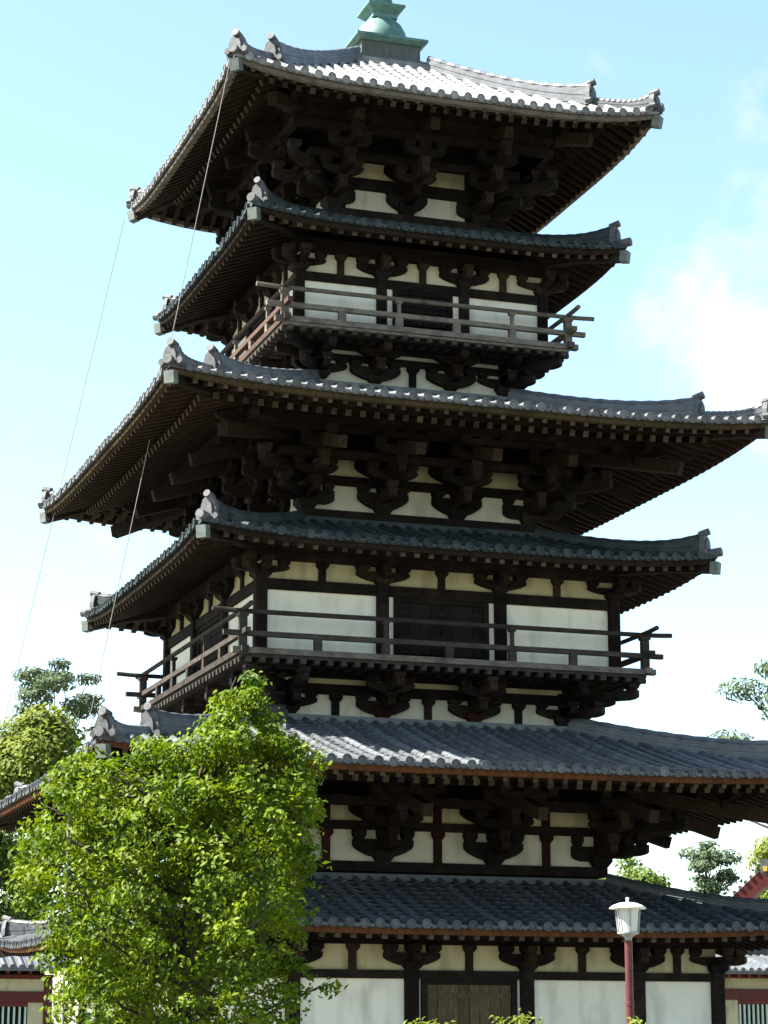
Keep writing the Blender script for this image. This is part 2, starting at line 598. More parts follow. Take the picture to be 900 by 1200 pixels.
def hip_ridge(r, h0, h1, hgt, wid, lift):
    """Stacked ridge along the right-hand hip, from half-width h0 (top) to h1 (outer end)."""
    mb = MB()
    n = 12
    side = Vector((1, 1, 0)).normalized()
    layers = 4
    for ly in range(layers):
        w = wid * (0.5 if ly < layers - 1 else 0.36) * (1.0 if ly % 2 == 0 else 0.93)
        vs, fs = [], []
        for i in range(n + 1):
            s = i / n
            h = h0 + (h1 - h0) * s
            base = hip_pt(r, h, -0.02)
            tot = hgt + lift * s ** 5
            a = base + Vector((0, 0, tot * ly / layers))
            b = base + Vector((0, 0, tot * (ly + 1) / layers - 0.004))
            vs += [a - side * w, b - side * w, b + side * w, a + side * w]
        for i in range(n):
            for j in range(4):
                fs.append((i * 4 + j, i * 4 + (j + 1) % 4, i * 4 + 4 + (j + 1) % 4, i * 4 + 4 + j))
        fs += [(0, 3, 2, 1), tuple(n * 4 + j for j in (0, 1, 2, 3))]
        mb.add(vs, fs)
    # round capping tiles
    pts, rads = [], []
    for i in range(n * 2 + 1):
        s = i / (n * 2)
        h = h0 + (h1 - h0) * s
        pts.append(hip_pt(r, h, -0.02 + hgt + lift * s ** 5 + 0.01))
        rads.append(wid * (0.34 if i % 2 else 0.40))
    mb.tube(pts, rads, 8)
    return mb


def oni(r, h, hgt, lift, sc_=1.0):
    """Ridge-end ornament tile: shouldered plate with boss and a round tile jutting from the top."""
    mb = MB()
    d = Vector((1, -1, 0)).normalized()
    s = Vector((1, 1, 0)).normalized()
    b = hip_pt(r, h, 0.0) + d * 0.03
    top = hgt + lift
    w = 0.19 * sc_
    poly = [(-w * 1.25, -0.06), (w * 1.25, -0.06), (w * 1.05, 0.06), (w, top * 0.55), (w * 0.75, top * 0.9),
            (0, top * 1.12), (-w * 0.75, top * 0.9), (-w, top * 0.55), (-w * 1.05, 0.06)]
    mb.prism(poly, b, s, (0, 0, 1), d, 0.05)
    mb.prism([(p[0] * 0.62, p[1] * 0.62 + 0.05) for p in poly], b + d * 0.07, s, (0, 0, 1), d, 0.035)
    mb.tube([b + Vector((0, 0, top * 1.02)) - d * 0.10, b + Vector((0, 0, top * 1.16)) + d * 0.12], 0.082 * sc_, 10)
    for q in (-1, 1):
        mb.tube([b + s * q * w * 1.05 + Vector((0, 0, 0.03)) - d * 0.03, b + s * q * w * 1.05 + Vector((0, 0, 0.03)) + d * 0.10], 0.07 * sc_, 8)
    return mb


def zsoff(r, x, h):
    """Underside of the soffit boards at plan half-width h, position x."""
    return r.z(x / max(h, 0.01), r.t_of(h)) - 0.07


visible_rafters = []
for ri, r in enumerate(ROOFS):
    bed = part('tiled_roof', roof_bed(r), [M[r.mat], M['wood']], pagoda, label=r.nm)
    m = int((r.E - 0.14) / PITCH)
    xs = [i * PITCH for i in range(-m, m + 1)]
    side = MB()
    for x in xs:
        mb = tile_row(r, x)
        part('tile_row', mb, M[r.mat], bed)
        side.merge(mb)
    sm = side.mesh('tile_rows', M[r.mat])
    pe = pan_ends(r).mesh('pan_tile_end', M[r.mat])
    fa = MB()
    rz_ = lambda u: r.z(u, 0)
    fa.mitred(r.E - 0.03, r.E - 0.17, lambda u: r.z(u, 0) - 0.175, lambda u: r.z(u, 0) - 0.074, 16)
    fam = fa.mesh('eave_board', M['fascia'] if ri in (0, 1) else M['wood_tan'] if ri == 3 else M['wood_grey'] if ri == 5 else M['wood_brown'])
    for k in range(4):
        if k:
            link('tile_row', sm, bed, rz=FACE[k], kind='stuff')
        link('pan_tile_end', pe, bed, rz=FACE[k], kind='stuff')
        link('eave_board', fam, bed, rz=FACE[k])
    # rafters
    xr = [(i + 0.5) * PITCH for i in range(-m - 1, m + 1) if abs((i + 0.5) * PITCH) < r.E - 0.22]
    sider = MB()
    drop = 0.105
    for x in xr:
        f = MB()
        if r.double:
            inner = max(r.E - 1.05, abs(x) + 0.05)
            ha = r.E - 0.13
            if inner < ha - 0.12:
                f.bar((x, -ha, zsoff(r, x, ha) - drop - 0.055), (x, -inner, zsoff(r, x, inner) - drop - 0.055), 0.095, 0.11)
                f.mi[0] = 1
                part('flying_rafter', f, [M['wood_brown'], M['end_grain']], bed)
                sider.merge(f)
            b = MB()
            hb = r.E - 0.85
            inner = max(r.wall - 0.2, abs(x) + 0.05)
            if inner < hb - 0.12:
                b.bar((x, -hb, zsoff(r, x, hb) - drop - 0.24), (x, -inner, zsoff(r, x, inner) - drop - 0.24), 0.12, 0.13)
                b.mi[0] = 1
                part('base_rafter', b, [M['wood'], M['end_grain']], bed)
                sider.merge(b)
        else:
            inner = max(r.wall - 0.25, abs(x) + 0.05)
            ha = r.E - 0.13
            if inner < ha - 0.12:
                f.bar((x, -ha, zsoff(r, x, ha) - drop - 0.06), (x, -inner, zsoff(r, x, inner) - drop - 0.06), 0.11, 0.12)
                f.mi[0] = 1
                part('rafter', f, [M['wood_brown'], M['end_grain']], bed)
                sider.merge(f)
    srm = sider.mesh('rafters', [M['wood_brown'], M['end_grain']])
    for k in (1, 2, 3):
        link('rafter', srm, bed, rz=FACE[k], kind='stuff')
    if r.double:      # board carrying the flying rafters, on the ends of the base rafters
        kf = MB()
        hb = r.E - 0.90
        kf.mitred(hb + 0.03, hb - 0.07, lambda u: zsoff(r, u * hb, hb) - drop - 0.178, lambda u: zsoff(r, u * hb, hb) - drop - 0.112, 12)
        kfm = kf.mesh('rafter_board', M['wood_brown'])
        for k in range(4):
            link('rafter_board', kfm, bed, rz=FACE[k])
    # hips: ridge, ornaments, hip rafter with copper cap (right-hand corner of each face)
    if r.double:
        hs = r.E - 1.15
        up = hip_ridge(r, r.T, hs, 0.27, 0.22, 0.18).mesh('hip_ridge', M['tile'])
        lo = hip_ridge(r, hs - 0.02, r.E - 0.10, 0.14, 0.19, 0.22).mesh('hip_ridge', M['tile'])
        orn = [oni(r, hs, 0.30, 0.16).mesh('ridge_ornament', M['ornament']),
               oni(r, r.E - 0.10, 0.16, 0.20).mesh('ridge_ornament', M['ornament'])]
    else:
        up = hip_ridge(r, r.T, r.E - 0.22, 0.17, 0.19, 0.25).mesh('hip_ridge', M[r.mat])
        lo = None
        orn = [oni(r, r.E - 0.22, 0.20, 0.22, 0.9).mesh('ridge_ornament', M['ornament'])]
    ct = MB()
    e = hip_pt(r, r.E - 0.02, 0.03)
    d = Vector((1, -1, 0)).normalized()
    ct.tube([e - d * 0.3, e + d * 0.12 + Vector((0, 0, 0.03))], 0.095, 10)
    ctm = ct.mesh('corner_tile', M['ornament'])
    hr = MB()
    zc = zsoff(r, r.E, r.E - 0.05) - 0.21
    zi = zsoff(r, r.wall, r.wall) - 0.34
    pmid = Vector((r.E - 0.9, -(r.E - 0.9), zsoff(r, r.E - 0.9, r.E - 0.9) - 0.22))
    hr.bar((r.wall - 0.3, -(r.wall - 0.3), zi), pmid, 0.22, 0.26)
    hr.bar(pmid, (r.E - 0.02, -(r.E - 0.02), zc), 0.19, 0.22)
    hrm = hr.mesh('hip_rafter', M['wood'])
    cp = MB()
    a = Vector((r.E - 0.10, -(r.E - 0.10), zc + (pmid.z - zc) * 0.11))
    b = Vector((r.E + 0.02, -(r.E + 0.02), zc - (pmid.z - zc) * 0.025))
    cp.bar(a, b, 0.215, 0.245)
    cpm = cp.mesh('copper_cap', M['hip_cap'])
    for k in range(4):
        link('hip_ridge', up, bed, rz=FACE[k])
        if lo:
            link('hip_ridge', lo, bed, rz=FACE[k])
        for o_ in orn:
            link('ridge_ornament', o_, bed, rz=FACE[k])
        link('corner_tile', ctm, bed, rz=FACE[k])
        link('hip_rafter', hrm, bed, rz=FACE[k])
        link('copper_cap', cpm, bed, rz=FACE[k])
    # stacked tile flashing against the wall above
    fl = MB()
    for q in range(2):
        w = 0.06 + 0.05 * (1 - q)
        fl.mitred(r.T + w, r.T - 0.12, r.zt - 0.06 + q * 0.085, r.zt + 0.02 + q * 0.085, 1)
    flm = fl.mesh('ridge_flashing', M[r.mat])
    for k in range(4):
        link('ridge_flashing', flm, bed, rz=FACE[k])


# ---------------------------------------------------------------- bracket pieces
def arm_poly(L, h):
    """Bracket arm side view: flat top, underside curving up to the ends."""
    a = L / 2
    e = min(0.40, a * 0.66)
    left = [(-a, h), (-a, h * 0.62), (-a + e * 0.14, h * 0.44), (-a + e * 0.38, h * 0.27), (-a + e * 0.72, h * 0.09), (-a + e, 0)]
    return left + [(-x, z) for x, z in left[::-1]]


def half_poly(L, h):
    return [(0, h), (0, 0), (L - 0.20, 0), (L - 0.09, h * 0.10), (L - 0.02, h * 0.24), (L, h * 0.38), (L, h)]


def cross_arm(x, y, z, L, h, bz, t=0.17, bw=0.26, three=True):
    """Arm parallel to the wall with bearing blocks on top up to bz."""
    mb = MB()
    mb.prism(arm_poly(L, h), (x, y, z), (1, 0, 0), (0, 0, 1), (0, -1, 0), t / 2)
    for q in ((-1, 0, 1) if three else (-1, 1)):
        mb.block(x + q * (L / 2 - bw * 0.46), y, z + h + 0.002, bz, bw)
    return mb


def out_arm(x, y, z, L, h, bz, d=(0, -1), t=0.17, bw=0.24):
    """Arm stepping out from the wall with a block near its end."""
    mb = MB()
    d3 = Vector((d[0], d[1], 0)).normalized()
    n = Vector((-d3.y, d3.x, 0))
    mb.prism(half_poly(L, h), (x, y, z), d3, (0, 0, 1), n, t / 2)
    e = Vector((x, y, 0)) + d3 * (L - bw * 0.55)
    mb.block(e.x, e.y, z + h + 0.002, bz, bw)
    return mb


def main_set(x, hw, z0, z1, z2, z3, r, bay):
    """Three-stepped bracket set under a main roof; returns [(name, mb, material key)]."""
    y = -hw
    P = []
    core = MB()
    core.block(x, y - 0.02, z0, z0 + 0.25, 0.42)
    core.box(x - 0.1, x + 0.1, y - 0.1, y + 0.1, z0 + 0.25, z3 + 0.45)
    P.append(('bracket_set', core, 'wood'))
    L1, L2 = min(1.25, bay * 0.66), min(1.40, bay * 0.74)
    P.append(('bracket_arm', cross_arm(x, y - 0.07, z0 + 0.10, L1, 0.34, z1), 'wood'))
    P.append(('bracket_arm', cross_arm(x, y - 0.07, z2 + 0.01, L2, 0.32, z3), 'wood'))
    P.append(('bracket_arm', out_arm(x, y, z0 + 0.205, 0.78, 0.22, z1 + 0.02), 'wood_brown'))
    P.append(('bracket_arm', cross_arm(x, y - 0.66, z1 + 0.03, L1, 0.2, z1 + 0.40), 'wood'))
    P.append(('bracket_arm', out_arm(x, y, z1 + 0.035, 1.36, 0.22, z1 + 0.43), 'wood_brown'))
    P.append(('bracket_arm', cross_arm(x, y - 1.24, z1 + 0.44, L1 * 1.05, 0.2, z1 + 0.80), 'wood'))
    vp = 0.457 * (r.E - hw)
    vl = 0.64 * (r.E - hw)
    dp = 0.30 * vl
    zp = zsoff(r, x, hw + vp) - 0.105 - 0.24 - 0.065      # underside of base rafters at the purlin
    tail = MB()
    zt_tip = zp - dp
    tail.bar((x, y - 0.1, zt_tip + (vl - 0.1) * 0.30), (x, y - vl, zt_tip), 0.2, 0.25)
    P.append(('tail_rafter', tail, 'wood_brown'))
    P.append(('bracket_arm', cross_arm(x, y - vp, zt_tip + (vl - vp) * 0.30 + 0.135, L1, 0.13, zp - 0.20), 'wood'))
    return P


def corner_set(hw, z0, z1, z2, z3, r, bay):
    """Bracket set on the right-hand corner of the front face."""
    x, y = hw, -hw
    P = []
    core = MB()
    core.block(x, y, z0, z0 + 0.25, 0.44)
    core.box(x - 0.11, x + 0.11, y - 0.11, y + 0.11, z0 + 0.25, z3 + 0.45)
    P.append(('bracket_set', core, 'wood'))
    A = min(0.62, bay * 0.36)
    # the arms of both walls run through the corner and step outwards
    w = MB()
    w.prism(half_poly(A, 0.30), (x, y - 0.004, z0 + 0.12), (-1, 0, 0), (0, 0, 1), (0, -1, 0), 0.088)
    w.block(x - A + 0.13, y, z0 + 0.42, z1, 0.24)
    w.prism(half_poly(A, 0.30), (x, y, z0 + 0.125), (0, 1, 0), (0, 0, 1), (1, 0, 0), 0.088)
    w.block(x, y + A - 0.13, z0 + 0.42, z1, 0.24)
    P.append(('bracket_arm', w, 'wood'))
    dg = Vector((1, -1, 0)).normalized()
    for d, nm in (((1, 0), 0), ((0, -1), 1)):
        P.append(('bracket_arm', out_arm(x, y, z0 + 0.2 + 0.006 * nm, 0.80, 0.22, z1 + 0.02, d), 'wood_brown'))
        P.append(('bracket_arm', out_arm(x, y, z1 + 0.03 + 0.006 * nm, 1.38, 0.22, z1 + 0.43, d), 'wood_brown'))
        P.append(('bracket_arm', out_arm(x, y, z1 + 0.44 + 0.006 * nm, 1.92, 0.22, z1 + 0.83, d), 'wood'))
    P.append(('bracket_arm', out_arm(x, y, z0 + 0.212, 1.08, 0.22, z1 + 0.03, (1, -1), bw=0.26), 'wood'))
    P.append(('bracket_arm', out_arm(x, y, z1 + 0.042, 1.92, 0.22, z1 + 0.44, (1, -1), bw=0.26), 'wood'))
    vp = 0.457 * (r.E - hw)
    vl = 0.64 * (r.E - hw)
    dp = 0.30 * vl
    zp = zsoff(r, hw + vp, hw + vp) - 0.105 - 0.24 - 0.065
    tail = MB()
    zq = zp - dp
    tail.bar(Vector((x, y, zq + dp + 0.03)) - dg * 0.2, Vector((x, y, zq)) + dg * vl * 1.40, 0.23, 0.26)
    P.append(('tail_rafter', tail, 'wood_brown'))
    zs = zsoff(r, x, hw + vp) - 0.41 - dp
    for i, d in enumerate(((1, 0), (0, -1))):
        tl = MB()
        d = Vector((d[0], d[1], 0))
        tl.bar(Vector((x, y, zs + (vl - 0.1) * 0.30 + 0.008 * i)) + d * 0.1, Vector((x, y, zs + 0.008 * i)) + d * vl, 0.2, 0.25)
        P.append(('tail_rafter', tl, 'wood_brown'))
    # blocks and arms carrying the crossing purlins
    c = MB()
    for q, ax in ((0, (1, 0, 0)), (1, (0, 1, 0))):
        n = (0, -1, 0) if q == 0 else (1, 0, 0)
        c.prism(arm_poly(1.3, 0.2), (x + vp, y - vp, zp - 0.42 + 0.006 * q), ax, (0, 0, 1), n, 0.085)
    c.block(x + vp, y - vp, zp - 0.60, zp - 0.42, 0.3)
    P.append(('bracket_arm', c, 'wood'))
    for s in (0.66, 1.24):                     # short cross arms on the stepped-out side arms
        zz = z1 + 0.03 if s < 1 else z1 + 0.44
        c, e = MB(), MB()
        c.prism(arm_poly(0.95, 0.2), (x, y - s, zz + 0.012), (1, 0, 0), (0, 0, 1), (0, -1, 0), 0.082)
        e.prism(arm_poly(0.95, 0.2), (x + s, y, zz + 0.012), (0, 1, 0), (0, 0, 1), (1, 0, 0), 0.082)
        for q in (-1, 1):
            c.block(x + q * 0.36, y - s, zz + 0.214, zz + 0.38, 0.22)
            e.block(x + s, y + q * 0.36, zz + 0.214, zz + 0.38, 0.22)
        P.append(('bracket_arm', c, 'wood'))
        P.append(('bracket_arm', e, 'wood'))
    return P


def place_set(P, faces_split, faces_merged):
    """Place a bracket set on faces: split into its pieces where the photo shows them, else as one mesh."""
    meshes = [(nm, mb.mesh(nm, M[mk])) for nm, mb, mk in P]
    for k in faces_split:
        root = None
        for nm, me in meshes:
            o = link(nm, me, root or pagoda, rz=0 if root else FACE[k])
            if root is None:
                root = o
    if faces_merged:
        mm = MB()
        for _, mb, _ in P:
            mm.merge(mb)
        me = mm.mesh('bracket_set', M['wood'])
        for k in faces_merged:
            link('bracket_set', me, pagoda, rz=FACE[k])


def ring_part(name, mb, mat):
    me = mb.mesh(name, mat)
    for k in range(4):
        link(name, me, pagoda, rz=FACE[k])


def panel(name, x0, x1, hw, z0, z1, mat):
    mb = MB()
    mb.box(x0, x1, -hw, -hw + 0.06, z0, z1)
    me = mb.mesh(name, mat)
    for k in (0, 1, 3):
        link(name, me, pagoda, rz=FACE[k])
    rear.setdefault(mat.name, MB()).merge(mb, FACE[2])


rear = {}            # plaster of the unseen rear face, joined


def core_box(hw, z0, z1):  # unseen dark box added inside a storey to block light
    mb = MB()
    mb.box(-hw, hw, -hw, hw, z0, z1)
    part('light_block_core', mb, M['dark_gap'], pagoda)


# ---------------------------------------------------------------- main bracket storeys
def main_storey(hw, cols, z0, z1, z2, z3, r, lower, upper, struts, wood='wood'):
    core_box(hw - 0.1, z0 - 0.55, min(r.zt - 0.25, r.z(0, r.t_of(hw)) - 0.35))
    zb = MB()
    zb.mitred(hw + 0.14, hw - 0.2, z0 - 0.20, z0, 1)
    ring_part('base_beam', zb, M['wood'])
    mbm = MB()
    mbm.mitred(hw + 0.07, hw - 0.1, z1, z2, 1)
    ring_part('tie_beam', mbm, M['wood'])
    tb = MB()
    tb.mitred(hw + 0.07, hw - 0.1, z3, z3 + 0.2, 1)
    tb.mitred(hw + 0.05, hw - 0.1, z3 + 0.36, z3 + 0.58, 1)
    ring_part('tie_beam', tb, M['wood'])
    for a, b in zip(cols[:-1], cols[1:]):
        xs = [(a, b)]
        if struts:
            xs = [(a, (a + b) / 2), ((a + b) / 2, b)]
        for p, q in xs:
            panel('plaster_panel', p + 0.004, q - 0.004, hw, z0 + 0.003, z1 - 0.003, M[lower])
            panel('plaster_panel', p + 0.004, q - 0.004, hw, z2 + 0.003, z3 - 0.003, M[upper])
        if struts:
            st = MB()
            xm = (a + b) / 2
            for za, zc in ((z0, z1), (z2, z3)):
                st.box(xm - 0.085, xm + 0.085, -hw - 0.06, -hw + 0.02, za, zc - 0.16)
                st.block(xm, -hw, zc - 0.16, zc, 0.26)
            ring_part('strut', st, M[wood])
    bay = cols[1] - cols[0]
    for x in cols[1:-1]:
        place_set(main_set(x, hw, z0, z1, z2, z3, r, bay), (0, 1), (2, 3))
    place_set(corner_set(hw, z0, z1, z2, z3, r, bay), (0, 1), (2, 3))
    # intermediate and outer purlins, clear of the brackets
    vp = 0.457 * (r.E - hw)
    vl = 0.64 * (r.E - hw)
    dp = 0.30 * vl
    h2 = hw + vp
    pr = MB()
    pr.mitred(h2 + 0.09, h2 - 0.09, lambda u: zsoff(r, u * h2, h2) - 0.61, lambda u: zsoff(r, u * h2, h2) - 0.412, 12)
    ring_part('purlin', pr, M['wood'])
    p2 = MB()
    for s, zz in ((0.66, z1 + 0.41), (1.24, z1 + 0.81)):
        p2.mitred(hw + s + 0.075, hw + s - 0.075, zz, zz + 0.18, 1)
    ring_part('purlin', p2, M['wood'])
    # coved boarding between the outer purlin and the wall
    cv = MB()
    cv.mitred(h2 - 0.1, h2 - 0.14, lambda u: zsoff(r, u * h2, h2) - 0.50, lambda u: zsoff(r, u * h2, h2) - 0.10, 8)
    zin = z1 + 1.0
    vs, fs = [], []
    n = 6
    for i in range(n + 1):
        u = -1 + 2 * i / n
        a, b = h2 - 0.1, hw + 1.2
        vs += [(u * a, -a, zsoff(r, u * a, a) - 0.44), (u * b, -b, min(zin, zsoff(r, u * b, b) - 0.44))]
    for i in range(n):
        fs.append((2 * i, 2 * i + 2, 2 * i + 3, 2 * i + 1))
    cv.add(vs, fs)
    ring_part('cove_boarding', cv, M['wood'])


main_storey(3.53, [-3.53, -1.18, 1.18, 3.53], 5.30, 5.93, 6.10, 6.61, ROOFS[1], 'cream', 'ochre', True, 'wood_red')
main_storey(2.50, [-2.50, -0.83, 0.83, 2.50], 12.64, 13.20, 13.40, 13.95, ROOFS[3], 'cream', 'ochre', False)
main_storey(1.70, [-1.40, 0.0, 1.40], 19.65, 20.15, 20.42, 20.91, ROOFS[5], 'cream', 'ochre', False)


# ---------------------------------------------------------------- skirt storeys (columns, walls, doors)
def skirt_set(x, hw, zt, zb):
    """Block, arm and three bearing blocks on a column head."""
    y = -hw
    P = []
    h = zb - zt
    c = MB()
    c.block(x, y - 0.01, zt, zt + h * 0.36, 0.36)
    P.append(('bracket_set', c, 'wood'))
    P.append(('bracket_arm', cross_arm(x, y - 0.05, zt + h * 0.18, 1.12, h * 0.50, zb - 0.004, 0.16, 0.27), 'wood'))
    P.append(('bracket_arm', out_arm(x, y, zt + h * 0.305, 0.42, h * 0.36, zb - 0.008, bw=0.2), 'wood_brown'))
    return P


def skirt_corner(hw, zt, zb):
    x, y = hw, -hw
    h = zb - zt
    c = MB()
    c.block(x, y, zt, zt + h * 0.36, 0.38)
    P = [('bracket_set', c, 'wood')]
    w = MB()
    for q, ax, n in ((0, Vector((1, 0, 0)), (0, -1, 0)), (1, Vector((0, 1, 0)), (1, 0, 0))):
        w.prism(arm_poly(1.16, h * 0.36), (x, y, zt + h * 0.30 + 0.005 * q), ax, (0, 0, 1), n, 0.08)
        for s in (-0.47, 0.47):
            p = Vector((x, y, 0)) + ax * s
            w.block(p.x, p.y, zt + h * 0.66 + 0.01, zb - 0.004, 0.24)
    P.append(('bracket_arm', w, 'wood'))
    P.append(('bracket_arm', out_arm(x, y, zt + h * 0.312, 0.62, h * 0.36, zb - 0.01, (1, -1)), 'wood_brown'))
    return P


def skirt_storey(hw, cols, zf, zt0, zt1, zb, r, upper, wall_mat, door_x, door_mat, col_w, top, lintel):
    core_box(hw - 0.14, zf, zb + 0.02)
    # columns
    for x in cols[:-1]:
        c = MB()
        a, ch = col_w / 2, col_w * 0.12
        px = x if x != cols[0] else -hw
        poly = [(-a + ch, -a), (a - ch, -a), (a, -a + ch), (a, a - ch), (a - ch, a), (-a + ch, a), (-a, a - ch), (-a, -a + ch)]
        zm, hz = (zf + zt1) / 2, (zt1 + 0.02 - zf) / 2
        c.prism(poly, (px, -hw, zm), (1, 0, 0), (0, 1, 0), (0, 0, 1), hz)
        me = c.mesh('column', M['wood'])
        for k in range(4):
            link('column', me, pagoda, rz=FACE[k])
    t = MB()
    for a, b in zip(cols[:-1], cols[1:]):
        t.box(a + col_w / 2 - 0.02, b - col_w / 2 + 0.02, -hw - 0.07, -hw + 0.05, zt0, zt1)
    ring_part('tie_beam', t, M['wood'])
    if lintel:
        t = MB()
        for a, b in zip(cols[:-1], cols[1:]):
            t.box(a + col_w / 2 - 0.02, b - col_w / 2 + 0.02, -hw - 0.05, -hw + 0.05, zf, zf + 0.16)
        ring_part('sill_beam', t, M['wood'])
    tb = MB()
    tb.mitred(hw + 0.10, hw - 0.12, zb, zb + 0.18, 1)
    tb.mitred(hw + 0.08, hw - 0.12, zb + 0.182, top, 1)
    ring_part('wall_plate', tb, M['wood'])
    for i, (a, b) in enumerate(zip(cols[:-1], cols[1:])):
        centre = abs(a + b) < 0.01
        xm = (a + b) / 2
        for p, q in ((a, xm), (xm, b)):
            panel('plaster_panel', p + 0.004, q - 0.004, hw, zt1 - 0.02, zb - 0.003, M[upper])
        st = MB()
        st.box(xm - 0.075, xm + 0.075, -hw - 0.06, -hw + 0.02, zt1 - 0.01, zb - 0.13)
        st.block(xm, -hw, zb - 0.13, zb, 0.25)
        ring_part('strut', st, M['wood_brown'])
        if not centre:
            panel('plaster_panel', a + 0.004, b - 0.004, hw, zf + 0.1, zt0 + 0.02, M[wall_mat])
        else:
            d0, d1 = door_x
            for p, q in ((a, d0 - 0.1), (d1 + 0.1, b)):
                if q - p > col_w / 2 + 0.03:
                    panel('plaster_panel', p + 0.004, q - 0.004, hw, zf + 0.1, zt0 + 0.02, M[wall_mat])
            fr = MB()
            for s in (d0, d1):
                fr.box(s - 0.1, s + 0.02 if s == d0 else s + 0.1, -hw - 0.05, -hw + 0.06, zf + 0.1, zt0) if s == d0 else \
                    fr.box(s - 0.02, s + 0.1, -hw - 0.05, -hw + 0.06, zf + 0.1, zt0)
            fr.box(d0 + 0.02, d1 - 0.02, -hw - 0.045, -hw + 0.06, zt0 - 0.10, zt0 - 0.002)
            frm = fr.mesh('door_frame', M['wood'])
            xc = (d0 + d1) / 2
            for k in range(4):
                fo = link('door_frame', frm, pagoda, rz=FACE[k])
                for s in (0, 1):
                    la, lb = (d0 + 0.025, xc - 0.006) if s == 0 else (xc + 0.006, d1 - 0.025)
                    n = 4
                    for j in range(n):
                        pl = MB()
                        w = (lb - la) / n
                        pl.box(la + j * w + 0.004, la + (j + 1) * w - 0.004, -hw - 0.012 - 0.006 * (j % 2), -hw + 0.05, zf + 0.17, zt0 - 0.105)
                        part('door_plank', pl, M[door_mat], fo)
                bt = MB()
                for zz in (zf + 0.45, zt0 - 0.35):
                    bt.box(d0 + 0.03, d1 - 0.03, -hw - 0.035, -hw - 0.012, zz, zz + 0.10)
                part('door_batten', bt, M[door_mat], fo)
    for x in cols[1:-1]:
        place_set(skirt_set(x, hw, zt1, zb), (0, 1), (2, 3))
    place_set(skirt_corner(hw, zt1, zb), (0, 1), (2, 3))


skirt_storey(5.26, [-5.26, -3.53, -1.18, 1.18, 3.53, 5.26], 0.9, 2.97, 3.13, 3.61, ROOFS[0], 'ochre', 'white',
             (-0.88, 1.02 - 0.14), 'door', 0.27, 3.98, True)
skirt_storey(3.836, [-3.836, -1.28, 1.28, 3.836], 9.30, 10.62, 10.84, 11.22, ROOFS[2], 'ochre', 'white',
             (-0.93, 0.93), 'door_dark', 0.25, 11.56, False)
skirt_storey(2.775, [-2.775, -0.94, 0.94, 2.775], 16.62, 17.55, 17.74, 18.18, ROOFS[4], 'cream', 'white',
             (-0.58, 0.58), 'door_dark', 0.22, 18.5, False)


# ---------------------------------------------------------------- balconies on their bracket bands
def band_set(x, hw, z0, z1, reach):
    y = -hw
    c = MB()
    c.block(x, y, z0, z0 + 0.2, 0.38)
    c.box(x - 0.09, x + 0.09, y - 0.09, y + 0.09, z0 + 0.2, z1 + 0.25)
    P = [('bracket_set', c, 'wood_red' if hw > 2.8 else 'wood')]
    P.append(('bracket_arm', cross_arm(x, y - 0.06, z0 + 0.06, 1.12, 0.27, z1), 'wood'))
    P.append(('bracket_arm', out_arm(x, y, z0 + 0.145, reach * 0.55, 0.2, z1 + 0.02), 'wood_brown'))
    P.append(('bracket_arm', cross_arm(x, y - reach * 0.45, z1 + 0.02, 1.0, 0.18, z1 + 0.34), 'wood'))
    P.append(('bracket_arm', out_arm(x, y, z1 + 0.025, reach, 0.2, z1 + 0.36), 'wood_brown'))
    return P


def band_corner(hw, z0, z1, reach):
    x, y = hw, -hw
    c = MB()
    c.block(x, y, z0, z0 + 0.2, 0.4)
    c.box(x - 0.1, x + 0.1, y - 0.1, y + 0.1, z0 + 0.2, z1 + 0.25)
    P = [('bracket_set', c, 'wood')]
    w = MB()
    for q, ax, n in ((0, Vector((1, 0, 0)), (0, -1, 0)), (1, Vector((0, 1, 0)), (1, 0, 0))):
        w.prism(arm_poly(1.2, 0.2), (x, y, z0 + 0.14 + 0.005 * q), ax, (0, 0, 1), n, 0.085)
        for s in (-0.48, 0.48):
            p = Vector((x, y, 0)) + ax * s
            w.block(p.x, p.y, z0 + 0.35, z1, 0.24)
    P.append(('bracket_arm', w, 'wood'))
    for i, d in enumerate(((1, 0), (0, -1), (1, -1))):
        k = 1.414 if i == 2 else 1.0
        P.append(('bracket_arm', out_arm(x, y, z0 + 0.146 + 0.004 * i, reach * 0.55 * k, 0.2, z1 + 0.02, d), 'wood'))
        P.append(('bracket_arm', out_arm(x, y, z1 + 0.026 + 0.004 * i, reach * k, 0.2, z1 + 0.36, d), 'wood'))
    return P


